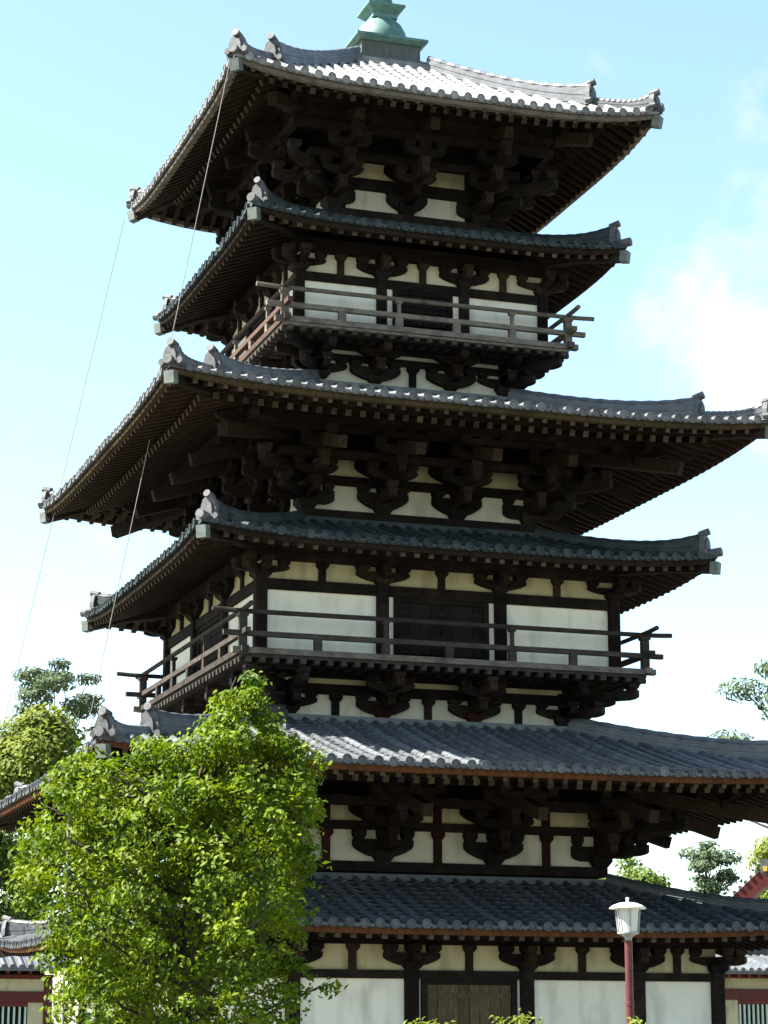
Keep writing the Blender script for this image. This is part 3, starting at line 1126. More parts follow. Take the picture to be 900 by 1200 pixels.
def balcony(hw, cols, z0, z1, strip0, strip1, hb, zf, zmid, ztop, upper, rail, edge, struts, posts):
    core_box(hw - 0.1, z0 - 0.4, zf)
    a = MB()
    a.mitred(hw + 0.06, hw - 0.1, z1, strip0, 1)
    a.mitred(hw + 0.05, hw - 0.1, strip1, zf - 0.04, 1)
    ring_part('tie_beam', a, M['wood'])
    for p, q in zip(cols[:-1], cols[1:]):
        panel('plaster_panel', p + 0.004, q - 0.004, hw, z0 - 0.15, z1 - 0.003, M['cream'])
        panel('plaster_panel', p + 0.004, q - 0.004, hw, strip0 + 0.003, strip1 - 0.003, M[upper])
        if struts == 'all' or (struts == 'centre' and abs(p + q) < 0.01):
            st = MB()
            xm = (p + q) / 2
            st.box(xm - 0.08, xm + 0.08, -hw - 0.05, -hw + 0.02, z0 - 0.1, z1 - 0.14)
            st.block(xm, -hw, z1 - 0.14, z1, 0.26)
            ring_part('strut', st, M['wood'])
    reach = hb - hw - 0.12
    for x in cols[1:-1]:
        place_set(band_set(x, hw, z0, z1, reach), (0, 1), (2, 3))
    place_set(band_corner(hw, z0, z1, reach), (0, 1), (2, 3))
    pr = MB()
    for s in (0.45, 0.93):
        h = hw + reach * s
        pr.mitred(h + 0.08, h - 0.08, z1 + 0.35, zf - 0.13, 1)
    ring_part('purlin', pr, M['wood'])
    # floor with joists showing under its edge
    fl = MB()
    for k in range(4):
        q = MB()
        q.mitred(hb + 0.02, hw + 0.6, zf - 0.03, zf + 0.03, 1)
        fl.merge(q, FACE[k])
    floor = part('balcony', fl, M['wood_grey'] if rail == 'wood_grey' else M['wood_rail'], pagoda,
                 label='upper balcony with silvered rails' if rail == 'wood_grey' else 'lower balcony with dark brown rails')
    sj = MB()
    n = int(hb / 0.28)
    for i in range(-n, n + 1):
        x = i * 0.28
        j = MB()
        j.bar((x, -hb - 0.05, zf - 0.08), (x, -max(hw + 0.3, abs(x)), zf - 0.08), 0.11, 0.10)
        sj.merge(j)
        me = j.mesh('joist', M['wood_rail'])
        for k in (0, 1):
            link('joist', me, floor, rz=FACE[k])
    sjm = sj.mesh('joists', M['wood_rail'])
    for k in (2, 3):
        link('joist', sjm, floor, rz=FACE[k], kind='stuff')
    for k in range(4):
        o = 0.004 * (k % 2)
        b = MB()
        b.box(-hb - 0.22, hb + 0.22, -hb - 0.07, -hb + 0.07, zf + 0.034 + o * 2, zf + 0.15 + o * 2)
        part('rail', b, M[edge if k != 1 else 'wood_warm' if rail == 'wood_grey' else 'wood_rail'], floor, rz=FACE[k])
        b = MB()
        b.box(-hb - 0.40, hb + 0.40, -hb - 0.055, -hb + 0.055, zmid - 0.05 + o * 2, zmid + 0.05 + o * 2)
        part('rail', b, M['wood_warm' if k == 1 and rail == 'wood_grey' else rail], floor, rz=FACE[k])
        b = MB()
        zz = ztop + 0.03 * (k % 2)
        b.tube([(-hb - 0.62, -hb, zz + 0.022), (-hb - 0.3, -hb, zz + 0.006), (-hb, -hb, zz), (hb, -hb, zz),
                (hb + 0.3, -hb, zz + 0.006), (hb + 0.62, -hb, zz + 0.022)], 0.05, 8)
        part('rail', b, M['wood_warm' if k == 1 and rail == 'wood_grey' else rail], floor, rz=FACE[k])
        b = MB()
        b.box(hb - 0.075, hb + 0.075, -hb - 0.075, -hb + 0.075, zf + 0.10, ztop - 0.14)
        b.block(hb, -hb, ztop - 0.14, ztop - 0.03, 0.2)
        part('rail_post', b, M[rail], floor, rz=FACE[k])
        for x, tall in posts:
            b = MB()
            b.box(x - 0.08, x + 0.08, -hb - 0.05, -hb + 0.05, zf + 0.15, zmid - 0.05)
            if tall:
                b.box(x - 0.035, x + 0.035, -hb - 0.035, -hb + 0.035, zmid + 0.05, ztop - 0.1)
                b.block(x, -hb, ztop - 0.11, ztop - 0.035, 0.14)
            part('rail_post', b, M[rail], floor, rz=FACE[k])


balcony(3.00, [-3.0, -1.0, 1.0, 3.0], 8.26, 8.69, 8.90, 9.02, 4.32, 9.19, 9.62, 10.06, 'ochre', 'wood_rail', 'wood_grey', 'all',
        [(-2.78, False), (-1.36, True), (0.0, False), (1.36, True), (2.70, False)])
balcony(2.10, [-2.1, -0.87, 0.87, 2.1], 15.62, 16.05, 16.20, 16.30, 3.20, 16.43, 16.83, 17.20, 'cream', 'wood_grey', 'wood_grey', 'centre',
        [(-1.95, False), (-0.68, True), (0.62, False), (1.9, True)])

# ---------------------------------------------------------------- finial
fb = MB()
fb.box(-0.86, 0.86, -0.86, 0.86, 23.52, 23.80)
base = part('finial', fb, M['tile'], pagoda, label='green bronze finial on the topmost roof')
b = MB()
b.box(-0.71, 0.71, -0.71, 0.71, 23.80, 24.22)
b.box(-0.74, 0.74, -0.74, 0.74, 23.80, 23.87)
part('dew_basin', b, M['bronze'], base)
b = MB()
b.frustum(0, 0, 24.22, 24.30, 1.5, 1.70)
b.box(-0.86, 0.86, -0.86, 0.86, 24.30, 24.36)
part('basin_rim', b, M['verdigris'], base)
b = MB()
b.lathe([(0.60, 24.36), (0.61, 24.5), (0.57, 24.72), (0.48, 24.9), (0.36, 25.02), (0.3, 25.06)], 24)
part('inverted_bowl', b, M['verdigris'], base, smooth=True)
b = MB()
b.box(-0.30, 0.30, -0.30, 0.30, 25.04, 25.16)
b.frustum(0, 0, 25.16, 25.30, 0.62, 0.90)
b.box(-0.45, 0.45, -0.45, 0.45, 25.30, 25.35)
part('lotus_tray', b, M['verdigris'], base)
b = MB()
b.lathe([(0.30, 25.35), (0.27, 25.5), (0.22, 25.75), (0.16, 25.9), (0.14, 31.5), (0.1, 33.2), (0.02, 33.9)], 16)
part('finial_shaft', b, M['verdigris'], base, smooth=True)
for i in range(9):
    b = MB()
    z = 25.95 + i * 0.56
    rr = 0.62 - 0.035 * i
    vs, fs = [], []
    n = 24
    for k in range(n):
        a = 2 * PI * k / n
        for q, (dr, dz) in enumerate(((0, 0), (0.05, 0), (0.05, 0.14), (0, 0.14))):
            vs.append(((rr - dr) * math.cos(a), (rr - dr) * math.sin(a), z + dz))
    for k in range(n):
        for q in range(4):
            fs.append((k * 4 + q, k * 4 + (q + 1) % 4, ((k + 1) % n) * 4 + (q + 1) % 4, ((k + 1) % n) * 4 + q))
    b.add(vs, fs)
    for k in range(4):
        a = k * PI / 2 + 0.4
        b.bar((0.1 * math.cos(a), 0.1 * math.sin(a), z + 0.07), ((rr - 0.03) * math.cos(a), (rr - 0.03) * math.sin(a), z + 0.07), 0.05, 0.06)
    part('finial_ring', b, M['bronze'], base)

for mname, mb in rear.items():
    part('plaster_panel', mb, bpy.data.materials[mname], pagoda, kind='stuff')

# podium of dressed stone
pd = MB()
pd.box(-6.7, 6.7, -6.7, 6.7, 0, 0.72)
pod = part('podium', pd, M['stone'], pagoda)
cs = MB()
for i in range(10):
    cs.box(-6.85 + i * 1.37 + 0.005, -6.85 + (i + 1) * 1.37 - 0.005, -6.85, -5.5, 0.724, 0.90)
cm = cs.mesh('coping_stone', M['stone'])
for i in range(10):
    q = MB()
    q.box(-6.85 + i * 1.37 + 0.005, -6.85 + (i + 1) * 1.37 - 0.005, -6.85, -5.482, 0.724, 0.90)
    me = q.mesh('coping_stone', M['stone'])
    for k in range(4):
        if i < 9:
            link('coping_stone', me, pod, rz=FACE[k])
q = MB()
q.box(-5.48, 5.48, -5.48, 5.48, 0.724, 0.897)
part('podium_floor', q, M['stone'], pod)
for i in range(4):
    q = MB()
    q.box(-1.6, 1.6, -6.85 - 0.32 * (4 - i), -6.85 - 0.32 * (3 - i) + (0 if i < 3 else -0.004), 0.0, 0.18 * (i + 1))
    part('step', q, M['stone'], pod)

# ------------------------------------------------------------------ conductor wires
for a, bpt, lab in (((-4.92, -4.92, 21.30), (-6.5, 1.0, 7.10), 'thin grey wire hanging from the near left corner of the topmost roof'),
                    ((-4.92, 4.92, 21.30), (-8.86, 7.38, 0.0), 'faint grey wire hanging from the far left corner of the topmost roof')):
    w = MB()
    pa, pb = Vector(a), Vector(bpt)
    pts = []
    for i in range(15):
        t = i / 14
        p = pa.lerp(pb, t)
        pts.append(p - Vector((0, 0, 0.6 * 4 * t * (1 - t) * 0.15)))
    w.tube(pts, 0.0085, 5)
    tag(link('wire', w.mesh('wire', M['wire'])), lab, 'wire', 'conductor wires on the pagoda')

# ------------------------------------------------------------------ lamp
lamp = thing('street_lamp', 'white capped lantern lamp on a russet pole before the pagoda', 'lamp', (-2.94, -19.03, 0))
b = MB()
for zz in (0.95, 2.2):
    b.lathe([(0.056, zz), (0.058, zz + 0.01), (0.058, zz + 0.05), (0.056, zz + 0.06)], 14)
b.box(-0.03, 0.03, -0.062, -0.045, 0.45, 0.75)
part('pole_band', b, M['lamp_pole'], lamp, kind='stuff')
b = MB()
b.tube([(0, 0, 0), (0, 0, 3.06)], 0.052, 14)
b.lathe([(0.11, 0.0), (0.11, 0.06), (0.06, 0.10)], 14)
part('pole', b, M['lamp_pole'], lamp, smooth=False)
b = MB()
b.lathe([(0.045, 3.06), (0.05, 3.10), (0.09, 3.13), (0.145, 3.15), (0.145, 3.17)], 16)
part('collar', b, M['steel'], lamp)
b = MB()
b.lathe([(0.120, 3.172), (0.150, 3.48)], 20)
part('lantern_glass', b, M['lamp_glass'], lamp, smooth=False)
for k in range(6):
    a = k * PI / 3 + 0.3
    b = MB()
    b.bar((0.142 * math.cos(a), 0.142 * math.sin(a), 3.165), (0.174 * math.cos(a), 0.174 * math.sin(a), 3.485), 0.012, 0.016)
    part('lantern_rib', b, M['steel'], lamp)
b = MB()
b.lathe([(0.243, 3.478), (0.25, 3.488), (0.20, 3.525), (0.12, 3.555), (0.03, 3.568), (0.018, 3.572), (0.018, 3.60), (0.024, 3.61), (0.02, 3.628), (0.006, 3.632)], 24)
part('lamp_cap', b, M['lamp_white'], lamp, smooth=True)

# slender pole inside the tree
b = MB()
b.tube([(0, 0, 0), (0.0, 0, 4.25)], 0.016, 8)
tag(link('metal_pole', b.mesh('metal_pole', M['steel']), None, (-11.06, -21.65, 0)),
    'slender pale metal pole half hidden in the left side of the leafy tree', 'pole')


# ------------------------------------------------------------------ trees
def leaves_mesh(name, pts, nrm, size, mat, rng, aspect=0.5, droop=0.3):
    """One kite-shaped folded leaf per point."""
    n = len(pts)
    nrm = nrm / np.linalg.norm(nrm, axis=1, keepdims=True)
    rd = rng.normal(size=(n, 3))
    rd[:, 2] -= droop * 2
    ax = rd - (rd * nrm).sum(1, keepdims=True) * nrm
    ax /= np.linalg.norm(ax, axis=1, keepdims=True) + 1e-9
    sd = np.cross(nrm, ax)
    s = (size * rng.uniform(0.6, 1.25, n))[:, None]
    base = pts - ax * s * 0.5
    tip = pts + ax * s * 0.5 - nrm * s * 0.10
    midp = pts - ax * s * 0.05
    lft = midp + sd * s * aspect * 0.5 + nrm * s * 0.09
    rgt = midp - sd * s * aspect * 0.5 + nrm * s * 0.09
    v = np.empty((n * 4, 3))
    v[0::4], v[1::4], v[2::4], v[3::4] = base, rgt, tip, lft
    me = bpy.data.meshes.new(name)
    i = np.arange(n) * 4
    tri = np.stack([np.stack([i, i + 1, i + 2], 1), np.stack([i, i + 2, i + 3], 1)], 1).reshape(-1, 3)
    me.vertices.add(n * 4)
    me.vertices.foreach_set('co', v.ravel())
    me.loops.add(len(tri) * 3)
    me.loops.foreach_set('vertex_index', tri.ravel().astype(np.int32))
    me.polygons.add(len(tri))
    me.polygons.foreach_set('loop_start', (np.arange(len(tri)) * 3).astype(np.int32))
    me.materials.append(mat)
    me.update(calc_edges=True)
    me.validate()
    return me


def clump_points(clumps, per_m2, rng):
    P, Nn = [], []
    for c, rad in clumps:
        c, rad = np.array(c), np.array(rad)
        area = 4 * PI * (rad[0] * rad[1] * rad[2]) ** (2 / 3)
        k = int(area * per_m2)
        d = rng.normal(size=(k, 3))
        d /= np.linalg.norm(d, axis=1, keepdims=True)
        rr = rng.uniform(0.12, 1.10, k) ** 0.55
        p = c + d * rad * rr[:, None]
        nn = d * 0.75 + rng.normal(size=(k, 3)) * 0.38 + np.array([-0.30, -0.08, 0.5])
        P.append(p)
        Nn.append(nn)
    return np.concatenate(P), np.concatenate(Nn)


def limb(mb, p, q, r0, r1, rng, n=5, wob=0.08):
    p, q = np.array(p, float), np.array(q, float)
    L = np.linalg.norm(q - p)
    pts = []
    for i in range(n + 1):
        t = i / n
        w = rng.normal(size=3) * wob * L * math.sin(PI * t) * 0.5
        pts.append(p + (q - p) * t + w)
    mb.tube(pts, [r0 + (r1 - r0) * i / n for i in range(n + 1)], 7)


def inside(poly, x, y):
    r_ = np.zeros(len(x), bool)
    n = len(poly)
    for i in range(n):
        x0, y0 = poly[i]
        x1, y1 = poly[(i + 1) % n]
        c = ((y0 > y) != (y1 > y)) & (x < (x1 - x0) * (y - y0) / (y1 - y0 + 1e-12) + x0)
        r_ ^= c
    return r_


def build_tree(name, label, cat, base, height, clumps, per_m2, leaf, aspect, mat, rng, trunk_r, group=None, outline=None):
    """Trunk with limbs to every clump, and leaf foliage. Clumps are relative to the base."""
    t = thing(name, label, cat, base, 0, group)
    top = max(c[0][2] for c in clumps)
    tr = MB()
    lim = MB()
    limb(tr, (0, 0, -0.1), (0.05 * height, 0, top * 0.80), trunk_r, trunk_r * 0.18, rng, 8, 0.03)
    for c, rad in clumps:
        if rad[0] < 0.28 and rad[2] < rad[0] * 0.7:
            continue
        z = max(0.25 * height, c[2] - 0.25 * math.hypot(c[0], c[1]) - 0.15 * height * 0.3)
        z = min(z, top * 0.74)
        limb(lim, (0.05 * height * z / top, 0, z), c, trunk_r * 0.30, trunk_r * 0.05, rng, 4, 0.06)
    part('trunk', tr, M['bark'], t, smooth=True)
    part('limbs', lim, M['bark'], t, smooth=True)
    P, Nn = clump_points(clumps, per_m2, rng)
    if outline:          # ragged crown outline across the view axis, and hollows between the sprays
        u = P[:, 0] * RT[0] + P[:, 1] * RT[1] + rng.normal(size=len(P)) * 0.05
        zz = P[:, 2] + rng.normal(size=len(P)) * 0.05
        f = np.sin(8.3 * P[:, 0] + 2.1 * P[:, 2]) + np.sin(7.1 * P[:, 1] - 3.0 * P[:, 0] + 1.0) + np.sin(9.2 * P[:, 2] + 3.3 * P[:, 1] + 2.0)
        keep = inside(outline, u, zz) & (f > -0.55)
        P, Nn = P[keep], Nn[keep]
    me = leaves_mesh('foliage', P, Nn, leaf, mat, rng, aspect)
    link('foliage', me, t, kind='stuff')
    return t


rng = np.random.default_rng(11)
# foreground leafy tree; u runs to the right as seen from the path, d away from it
RT = np.array([math.cos(0.3272), -math.sin(0.3272)])
FW = np.array([math.sin(0.3272), math.cos(0.3272)])
FT = [  # u, z, radius
    (0.70, 5.82, .12), (0.86, 5.76, .12), (0.74, 5.64, .20), (0.66, 5.56, .18), (0.88, 5.58, .16), (0.62, 5.46, .22), (0.78, 5.46, .22), (0.94, 5.44, .22), (0.56, 5.34, .24), (0.72, 5.30, .24), (0.80, 5.42, .28), (0.62, 5.30, .30), (1.00, 5.28, .30), (0.80, 5.05, .45), (1.20, 5.00, .32), (0.45, 4.95, .42),
    (1.62, 5.02, .22), (1.45, 4.85, .36), (1.70, 4.72, .24), (1.10, 4.65, .50), (0.15, 4.80, .40), (-0.30, 4.88, .34), (-0.42, 5.02, .22),
    (-0.95, 5.00, .24), (-1.18, 4.90, .20), (-1.45, 4.62, .20), (-0.75, 4.80, .32), (-0.60, 4.55, .42), (-1.10, 4.68, .28), (-1.35, 4.50, .26), (-1.05, 4.35, .40),
    (0.40, 4.40, .60), (-0.15, 4.30, .55), (1.55, 4.40, .32), (1.35, 4.15, .48), (0.80, 4.10, .60),
    (-1.60, 4.10, .30), (-1.25, 3.95, .42), (-0.65, 3.95, .55), (0.05, 3.80, .62), (0.70, 3.55, .60), (1.45, 3.70, .40), (1.58, 3.62, .22),
    (-1.75, 3.62, .26), (-1.40, 3.55, .36), (-1.85, 3.34, .24), (-1.72, 3.48, .26), (-1.62, 3.80, .26), (-1.52, 4.30, .22), (-1.50, 3.22, .34), (-0.85, 3.40, .55), (-0.15, 3.25, .60), (0.55, 3.05, .60),
    (1.30, 3.15, .48), (1.55, 2.95, .28), (-1.15, 2.95, .42), (-1.35, 2.70, .30), (-0.60, 2.80, .55), (0.15, 2.60, .60), (0.90, 2.55, .55),
    (1.35, 2.50, .36), (1.72, 2.38, .20), (1.90, 2.36, .14), (-1.05, 2.40, .40), (-1.35, 2.05, .28), (-0.45, 2.20, .55), (0.40, 2.05, .60), (1.10, 2.00, .45),
    (1.55, 2.02, .25), (-0.95, 1.85, .45), (-0.20, 1.65, .50), (0.60, 1.55, .50),
]
CROWN = [(0.69, 5.91), (0.97, 5.82), (1.04, 5.49), (1.2, 5.32), (1.38, 5.22), (1.71, 5.34), (1.81, 5.12), (1.63, 4.82), (1.71, 4.43), (1.6, 4.09), (1.71, 3.77), (1.48, 3.56), (1.65, 3.27), (1.48, 2.98), (1.43, 2.59), (1.69, 2.4), (1.93, 2.32), (1.81, 2.14), (1.38, 2.06), (1.28, 1.33), (0.98, 0.65), (-0.79, 0.65), (-1.48, 1.43), (-1.58, 2.09), (-1.38, 2.4), (-1.53, 2.67), (-1.38, 2.88), (-1.58, 3.11), (-1.92, 3.21), (-1.97, 3.46), (-1.82, 3.75), (-1.77, 3.99), (-1.36, 4.38), (-1.5, 4.57), (-1.42, 4.82), (-1.08, 4.97), (-0.94, 5.12), (-0.74, 4.97), (-0.49, 5.12), (-0.33, 5.2), (-0.1, 5.12), (0.12, 5.09), (0.14, 5.3), (0.35, 5.49), (0.45, 5.78)]
cl_ = []
for u, z, rad in FT:
    depth = [rng.uniform(-0.35, 0.35) * min(1.5, (6.2 - z) * 0.6)]
    if rad > 0.38:
        depth += [-0.75 * min(1.5, (6.2 - z) * 0.55), 0.75 * min(1.5, (6.2 - z) * 0.55)]
    for dd in depth:
        xy = RT * (u * (1 - 0.10 * abs(dd))) + FW * dd
        rr = max(0.15, rad * rng.uniform(0.78, 0.98))
        c = np.array((xy[0], xy[1], z + rng.uniform(-.05, .05)))
        cl_.append((c, (rr, rr, rr * 0.85)))
        for q in range(3 if rad > 0.3 else 2):            # leafy sprays standing out from the mass
            a_ = rng.uniform(0, 2 * PI)
            dv = np.array((math.cos(a_), math.sin(a_) - 0.35, rng.uniform(-0.35, 0.8)))
            dv /= np.linalg.norm(dv)
            r2 = rng.uniform(0.13, 0.22)
            cl_.append((c + dv * (rr + r2 * 0.25), (r2 * 1.25, r2 * 1.25, r2 * 0.6)))
build_tree('leafy_tree', 'bushy bright green leafy tree in front of the left side of the pagoda', 'tree',
           (-9.90, -21.90, 0), 5.9, cl_, 200, 0.082, 0.55, M['leaf'], rng, 0.11, outline=CROWN)


def round_crown(w, h0, h1, n, rng, rmin, rmax, taper=0.5):
    out = []
    for i in range(n):
        t = rng.uniform(0, 1)
        z = h0 + (h1 - h0) * t
        prof = math.sqrt(max(0.05, 1 - (2 * t - 0.75) ** 2 * 0.7)) * (1 - taper * t)
        a = rng.uniform(0, 2 * PI)
        q = w * prof * math.sqrt(rng.uniform(0.15, 1))
        r_ = rng.uniform(rmin, rmax)
        out.append(((q * math.cos(a), q * math.sin(a), z), (r_, r_, r_ * 0.75)))
    return out


def pine_crown(w, h0, h1, tiers, rng, pad, taper=0.75):
    out = [((0.05 * h1, 0, h1 * 0.99), (pad * 0.6, pad * 0.7, pad * 0.3))]
    for i in range(tiers):
        t = i / tiers
        z = h0 + (h1 - h0) * t
        k = rng.integers(3, 5)
        a0 = rng.uniform(0, 6.28)
        for j in range(k):
            a = a0 + j * 2 * PI / k + rng.uniform(-.4, .4)
            q = w * (1 - taper * t) * rng.uniform(0.45, 1.05)
            r_ = pad * rng.uniform(0.6, 1.15)
            out.append(((q * math.cos(a) + 0.05 * z, q * math.sin(a), z + rng.uniform(-.25, .25)), (r_, r_, r_ * 0.42)))
    return out


BG = 'trees beyond the pagoda'
build_tree('pine_tree', 'tall sparse pine rising above the green tree at left', 'tree', (4.2, 65.0, 0), 21.0,
           pine_crown(3.6, 14.5, 20.4, 8, rng, 1.0, 0.6), 38, 0.34, 0.35, M['needle'], rng, 0.22, BG)
build_tree('broadleaf_tree', 'rounded yellow green tree below the sparse pine at left', 'tree', (2.6, 55.0, 0), 16.6,
           round_crown(4.4, 8.0, 15.9, 44, rng, 0.9, 1.5), 34, 0.32, 0.55, M['leaf_light'], rng, 0.2, BG)
build_tree('pine_tree', 'spreading pine at the right edge above the tiled roof', 'tree', (22.5, 22.3, 0), 15.4,
           pine_crown(3.7, 9.6, 15.0, 11, rng, 0.9, 0.45), 45, 0.24, 0.35, M['needle'], rng, 0.26, BG)
build_tree('pine_tree', 'dark layered conifer seen under the right eave', 'tree', (33.3, 52.1, 0), 11.8,
           pine_crown(1.7, 6.5, 11.2, 8, rng, 0.8, 0.6), 50, 0.28, 0.4, M['needle'], rng, 0.25, BG)
build_tree('broadleaf_tree', 'rounded green tree beside the pagoda wall under the right eave', 'tree', (21.3, 33.6, 0), 9.1,
           round_crown(2.1, 5.6, 8.7, 24, rng, 0.5, 0.8), 55, 0.22, 0.55, M['leaf_mid'], rng, 0.2, BG)
build_tree('broadleaf_tree', 'light green spreading tree at the right edge behind the red gable', 'tree', (40.6, 56.2, 0), 13.5,
           round_crown(3.4, 6.5, 13.2, 40, rng, 0.7, 1.1), 40, 0.26, 0.5, M['leaf_light'], rng, 0.25, BG) 
build_tree('broadleaf_tree', 'low light green tree above the right corridor roof', 'tree', (30.8, 40.5, 0), 6.6,
           round_crown(2.0, 4.3, 6.1, 22, rng, 0.5, 0.75), 50, 0.22, 0.5, M['leaf_light'], rng, 0.16, BG)
build_tree('broadleaf_tree', 'dark green tree low at the left edge behind the leafy tree', 'tree', (-0.4, 49.5, 0), 11.6,
           round_crown(3.0, 4.8, 11.0, 36, rng, 0.8, 1.2), 36, 0.28, 0.5, M['leaf_mid'], rng, 0.16, BG)

# low shrubs whose tips reach into the bottom of the picture
for i, (x, y, h, w, lab) in enumerate(((-7.74, -24.63, 2.02, 0.30, 'low shrub with fresh shoots in front of the door, left one'),
                                       (-6.98, -24.92, 2.06, 0.22, 'low shrub with fresh shoots in front of the door, right one'),
                                       (-5.77, -25.43, 2.00, 0.10, 'small shrub with one shoot by the lamp pole'))):
    c = [((rng.uniform(-w, w), rng.uniform(-w, w), h - 0.14 - rng.uniform(0, 0.10)), (0.10, 0.10, 0.13)) for _ in range(8)]
    c += [((rng.uniform(-w, w), rng.uniform(-w, w), h - 0.45 - rng.uniform(0, 0.8)), (0.25, 0.25, 0.25)) for _ in range(10)]
    build_tree('shrub', lab, 'shrub', (x, y, 0), h, c, 110, 0.085, 0.45, M['leaf_light'], rng, 0.03, 'shrubs before the pagoda')


# ------------------------------------------------------------------ corridors
def corridor(name, label, x0, x1, y, zbeam, zplast, zeave, zridge, cols, loc_rz, group):
    t = thing(name, label, 'corridor', (0, 0, 0), 0, group)
    d = 4.2                     # depth of the building behind its front wall
    ov = 1.0                    # eave overhang
    yr = y + d / 2
    b = MB()
    b.box(x0 + 0.1, x1 - 0.1, y + 0.2, y + d, 0.02, zeave)
    part('wall', b, M['dark_gap'], t)
    # roof slabs
    b = MB()
    for s in (1, -1):
        ya, yb = yr - s * (d / 2 + ov), yr
        vs = [(x0 - 0.6, ya, zeave), (x1 + 0.6, ya, zeave), (x1 + 0.6, yb, zridge), (x0 - 0.6, yb, zridge),
              (x0 - 0.6, ya, zeave - 0.12), (x1 + 0.6, ya, zeave - 0.12), (x1 + 0.6, yb, zridge - 0.15), (x0 - 0.6, yb, zridge - 0.15)]
        b.add(vs, [(0, 1, 2, 3), (7, 6, 5, 4), (4, 5, 1, 0), (5, 6, 2, 1), (7, 4, 0, 3)])
    roof = part('roof', b, M['tile'], t)
    rows = MB()
    x = x0 - 0.5
    while x < x1 + 0.5:
        p, q = Vector((x, yr - d / 2 - ov - 0.05, zeave + 0.03)), Vector((x, yr, zridge + 0.03))
        rb = MB()
        rb.tube([p, q], 0.10, 8)
        part('tile_row', rb, M['tile'], roof)
        x += 0.33
    b = MB()
    b.box(x0 - 0.65, x1 + 0.65, yr - 0.16, yr + 0.16, zridge - 0.05, zridge + 0.30)
    b.tube([(x0 - 0.68, yr, zridge + 0.36), (x1 + 0.68, yr, zridge + 0.36)], 0.11, 8)
    part('ridge', b, M['ornament'], roof)
    x = x0 - 0.4
    while x < x1 + 0.45:
        rb = MB()
        k = (zridge - zeave) / (d / 2 + ov)
        rb.bar((x, yr - d / 2 - ov + 0.15, zeave - 0.20 + 0.1 * k), (x, y + 0.3, zeave - 0.20 + k * (ov + 0.1)), 0.11, 0.13)
        part('rafter', rb, M['red'], roof)
        x += 0.42
    cx = []
    x = x0
    while x <= x1 + 0.01:
        cx.append(x)
        x += (x1 - x0) / max(1, round((x1 - x0) / cols))
    for x in cx:
        b = MB()
        b.tube([(x, y, 0.02), (x, y, zplast + 0.25)], 0.17, 12)
        b.block(x, y, zplast + 0.25, zplast + 0.42, 0.34)
        part('column', b, M['red'], t)
    for zz, h, dp in ((zbeam, 0.40, 0.10), (zplast + 0.33, 0.16, 0.12), (1.3, 0.2, 0.09)):
        b = MB()
        b.box(x0 - 0.1, x1 + 0.1, y - dp, y + dp, zz - h / 2, zz + h / 2)
        part('beam', b, M['red'], t)
    for a, c in zip(cx[:-1], cx[1:]):
        b = MB()
        b.box(a + 0.1, c - 0.1, y - 0.02, y + 0.05, zbeam + 0.2, zplast + 0.25)
        part('plaster_panel', b, M['ochre'], t)
        for p, q in ((a + 0.1, a + 0.75), (c - 0.75, c - 0.1)):
            b = MB()
            b.box(p, q, y - 0.02, y + 0.05, 1.4, zbeam - 0.2)
            part('plaster_panel', b, M['ochre'], t)
        fr = MB()
        fr.box(a + 0.75, c - 0.75, y - 0.05, y + 0.08, 1.4, 1.55)
        fr.box(a + 0.75, c - 0.75, y - 0.05, y + 0.08, zbeam - 0.36, zbeam - 0.203)
        fo = part('window', fr, M['red'], t)
        n = max(3, int((c - a - 1.6) / 0.17))
        for i in range(n):
            xx = a + 0.83 + (c - a - 1.66) * i / (n - 1)
            b = MB()
            b.box(xx - 0.035, xx + 0.035, y - 0.03, y + 0.04, 1.55, zbeam - 0.36)
            part('window_bar', b, M['green_bar'], fo)
    return t


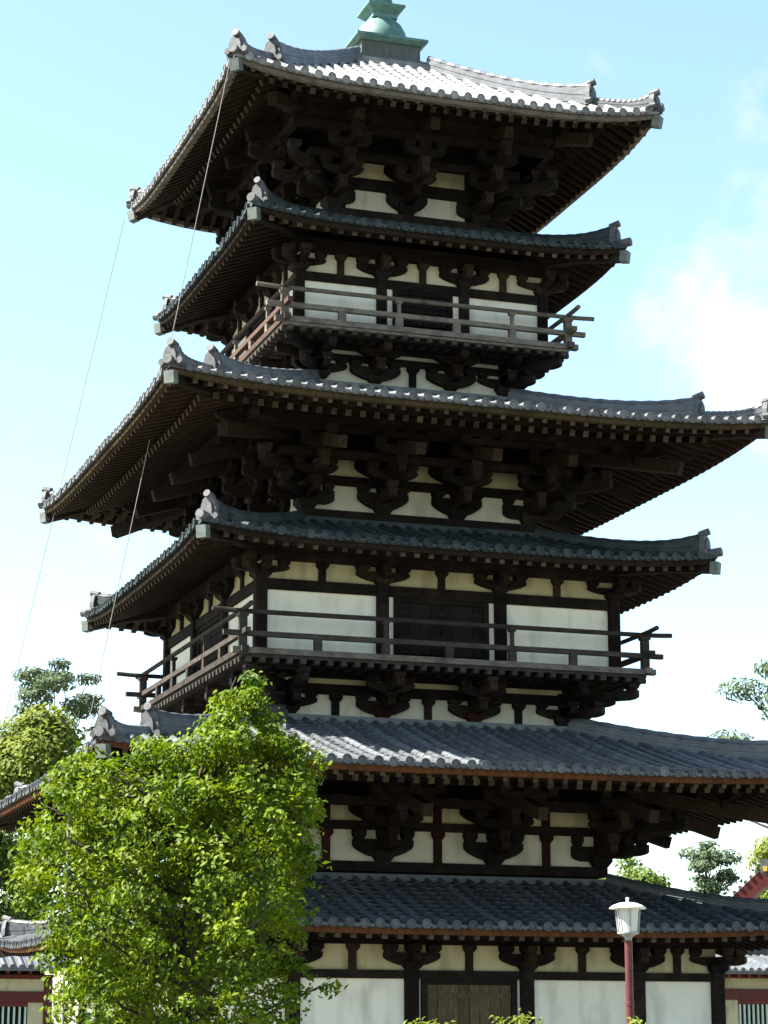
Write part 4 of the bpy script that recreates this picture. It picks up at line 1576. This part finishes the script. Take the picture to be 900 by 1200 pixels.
CG = 'corridors behind the pagoda'
corridor('cloister_corridor', 'red pillared corridor with sunlit tiled roof at the left edge', -15.0, 0.55, 40.4, 3.62, 4.02, 4.66, 6.0, 3.1, 0, CG)
corridor('cloister_corridor', 'red pillared corridor low at the right edge beside the pagoda', 21.2, 42.0, 32.2, 3.72, 4.06, 4.55, 5.2, 3.1, 0, CG)

# hall with a red gable, far right
hall = thing('temple_hall', 'distant hall with a red gable board and gilt tip at the right edge', 'hall', (29.6, 38.5, 0), -0.50)
b = MB()
b.box(-3.4, 3.4, 0.6, 9, 0.02, 4.9)
part('wall', b, M['cream'], hall)
b = MB()
AP, EV, HW = 9.05, 4.95, 4.6
vs = [(-HW, 0, EV), (0, 0, AP), (HW, 0, EV), (-HW, 9.6, EV), (0, 9.6, AP), (HW, 9.6, EV)]
b.add(vs + [(x, y, z - 0.22) for x, y, z in vs], [(0, 1, 4, 3), (1, 2, 5, 4), (6, 9, 10, 7), (7, 10, 11, 8), (0, 6, 7, 1), (1, 7, 8, 2), (3, 4, 10, 9), (4, 5, 11, 10), (0, 3, 9, 6), (2, 8, 11, 5)])
rf = part('roof', b, M['tile'], hall)
for s in (-1, 1):
    q = MB()
    q.bar((s * HW, -0.06, EV - 0.42), (s * 0.02, -0.06 - 0.003 * s, AP - 0.42), 0.10, 0.60)
    part('gable_board', q, M['red'], rf)
    for i in range(20):
        t = (i + 0.5) / 20
        q = MB()
        x, z = s * HW * (1 - t), EV + (AP - EV) * t
        q.tube([(x, -0.16, z + 0.06), (x, 0.5, z + 0.06)], 0.085, 8)
        part('verge_tile', q, M['tile'], rf)
q = MB()
q.box(-0.09, 0.09, -0.17, 0.0, AP - 0.22, AP - 0.02)
part('gilt_fitting', q, M['gold'], rf)
q = MB()
q.box(-0.18, 0.18, 0.02, 9.5, AP - 0.06, AP + 0.28)
part('ridge', q, M['ornament'], rf)
q = MB()
q.box(-3.0, 3.0, 0.30, 0.5, 4.95, 6.2)
part('gable_wall', q, M['cream'], hall)
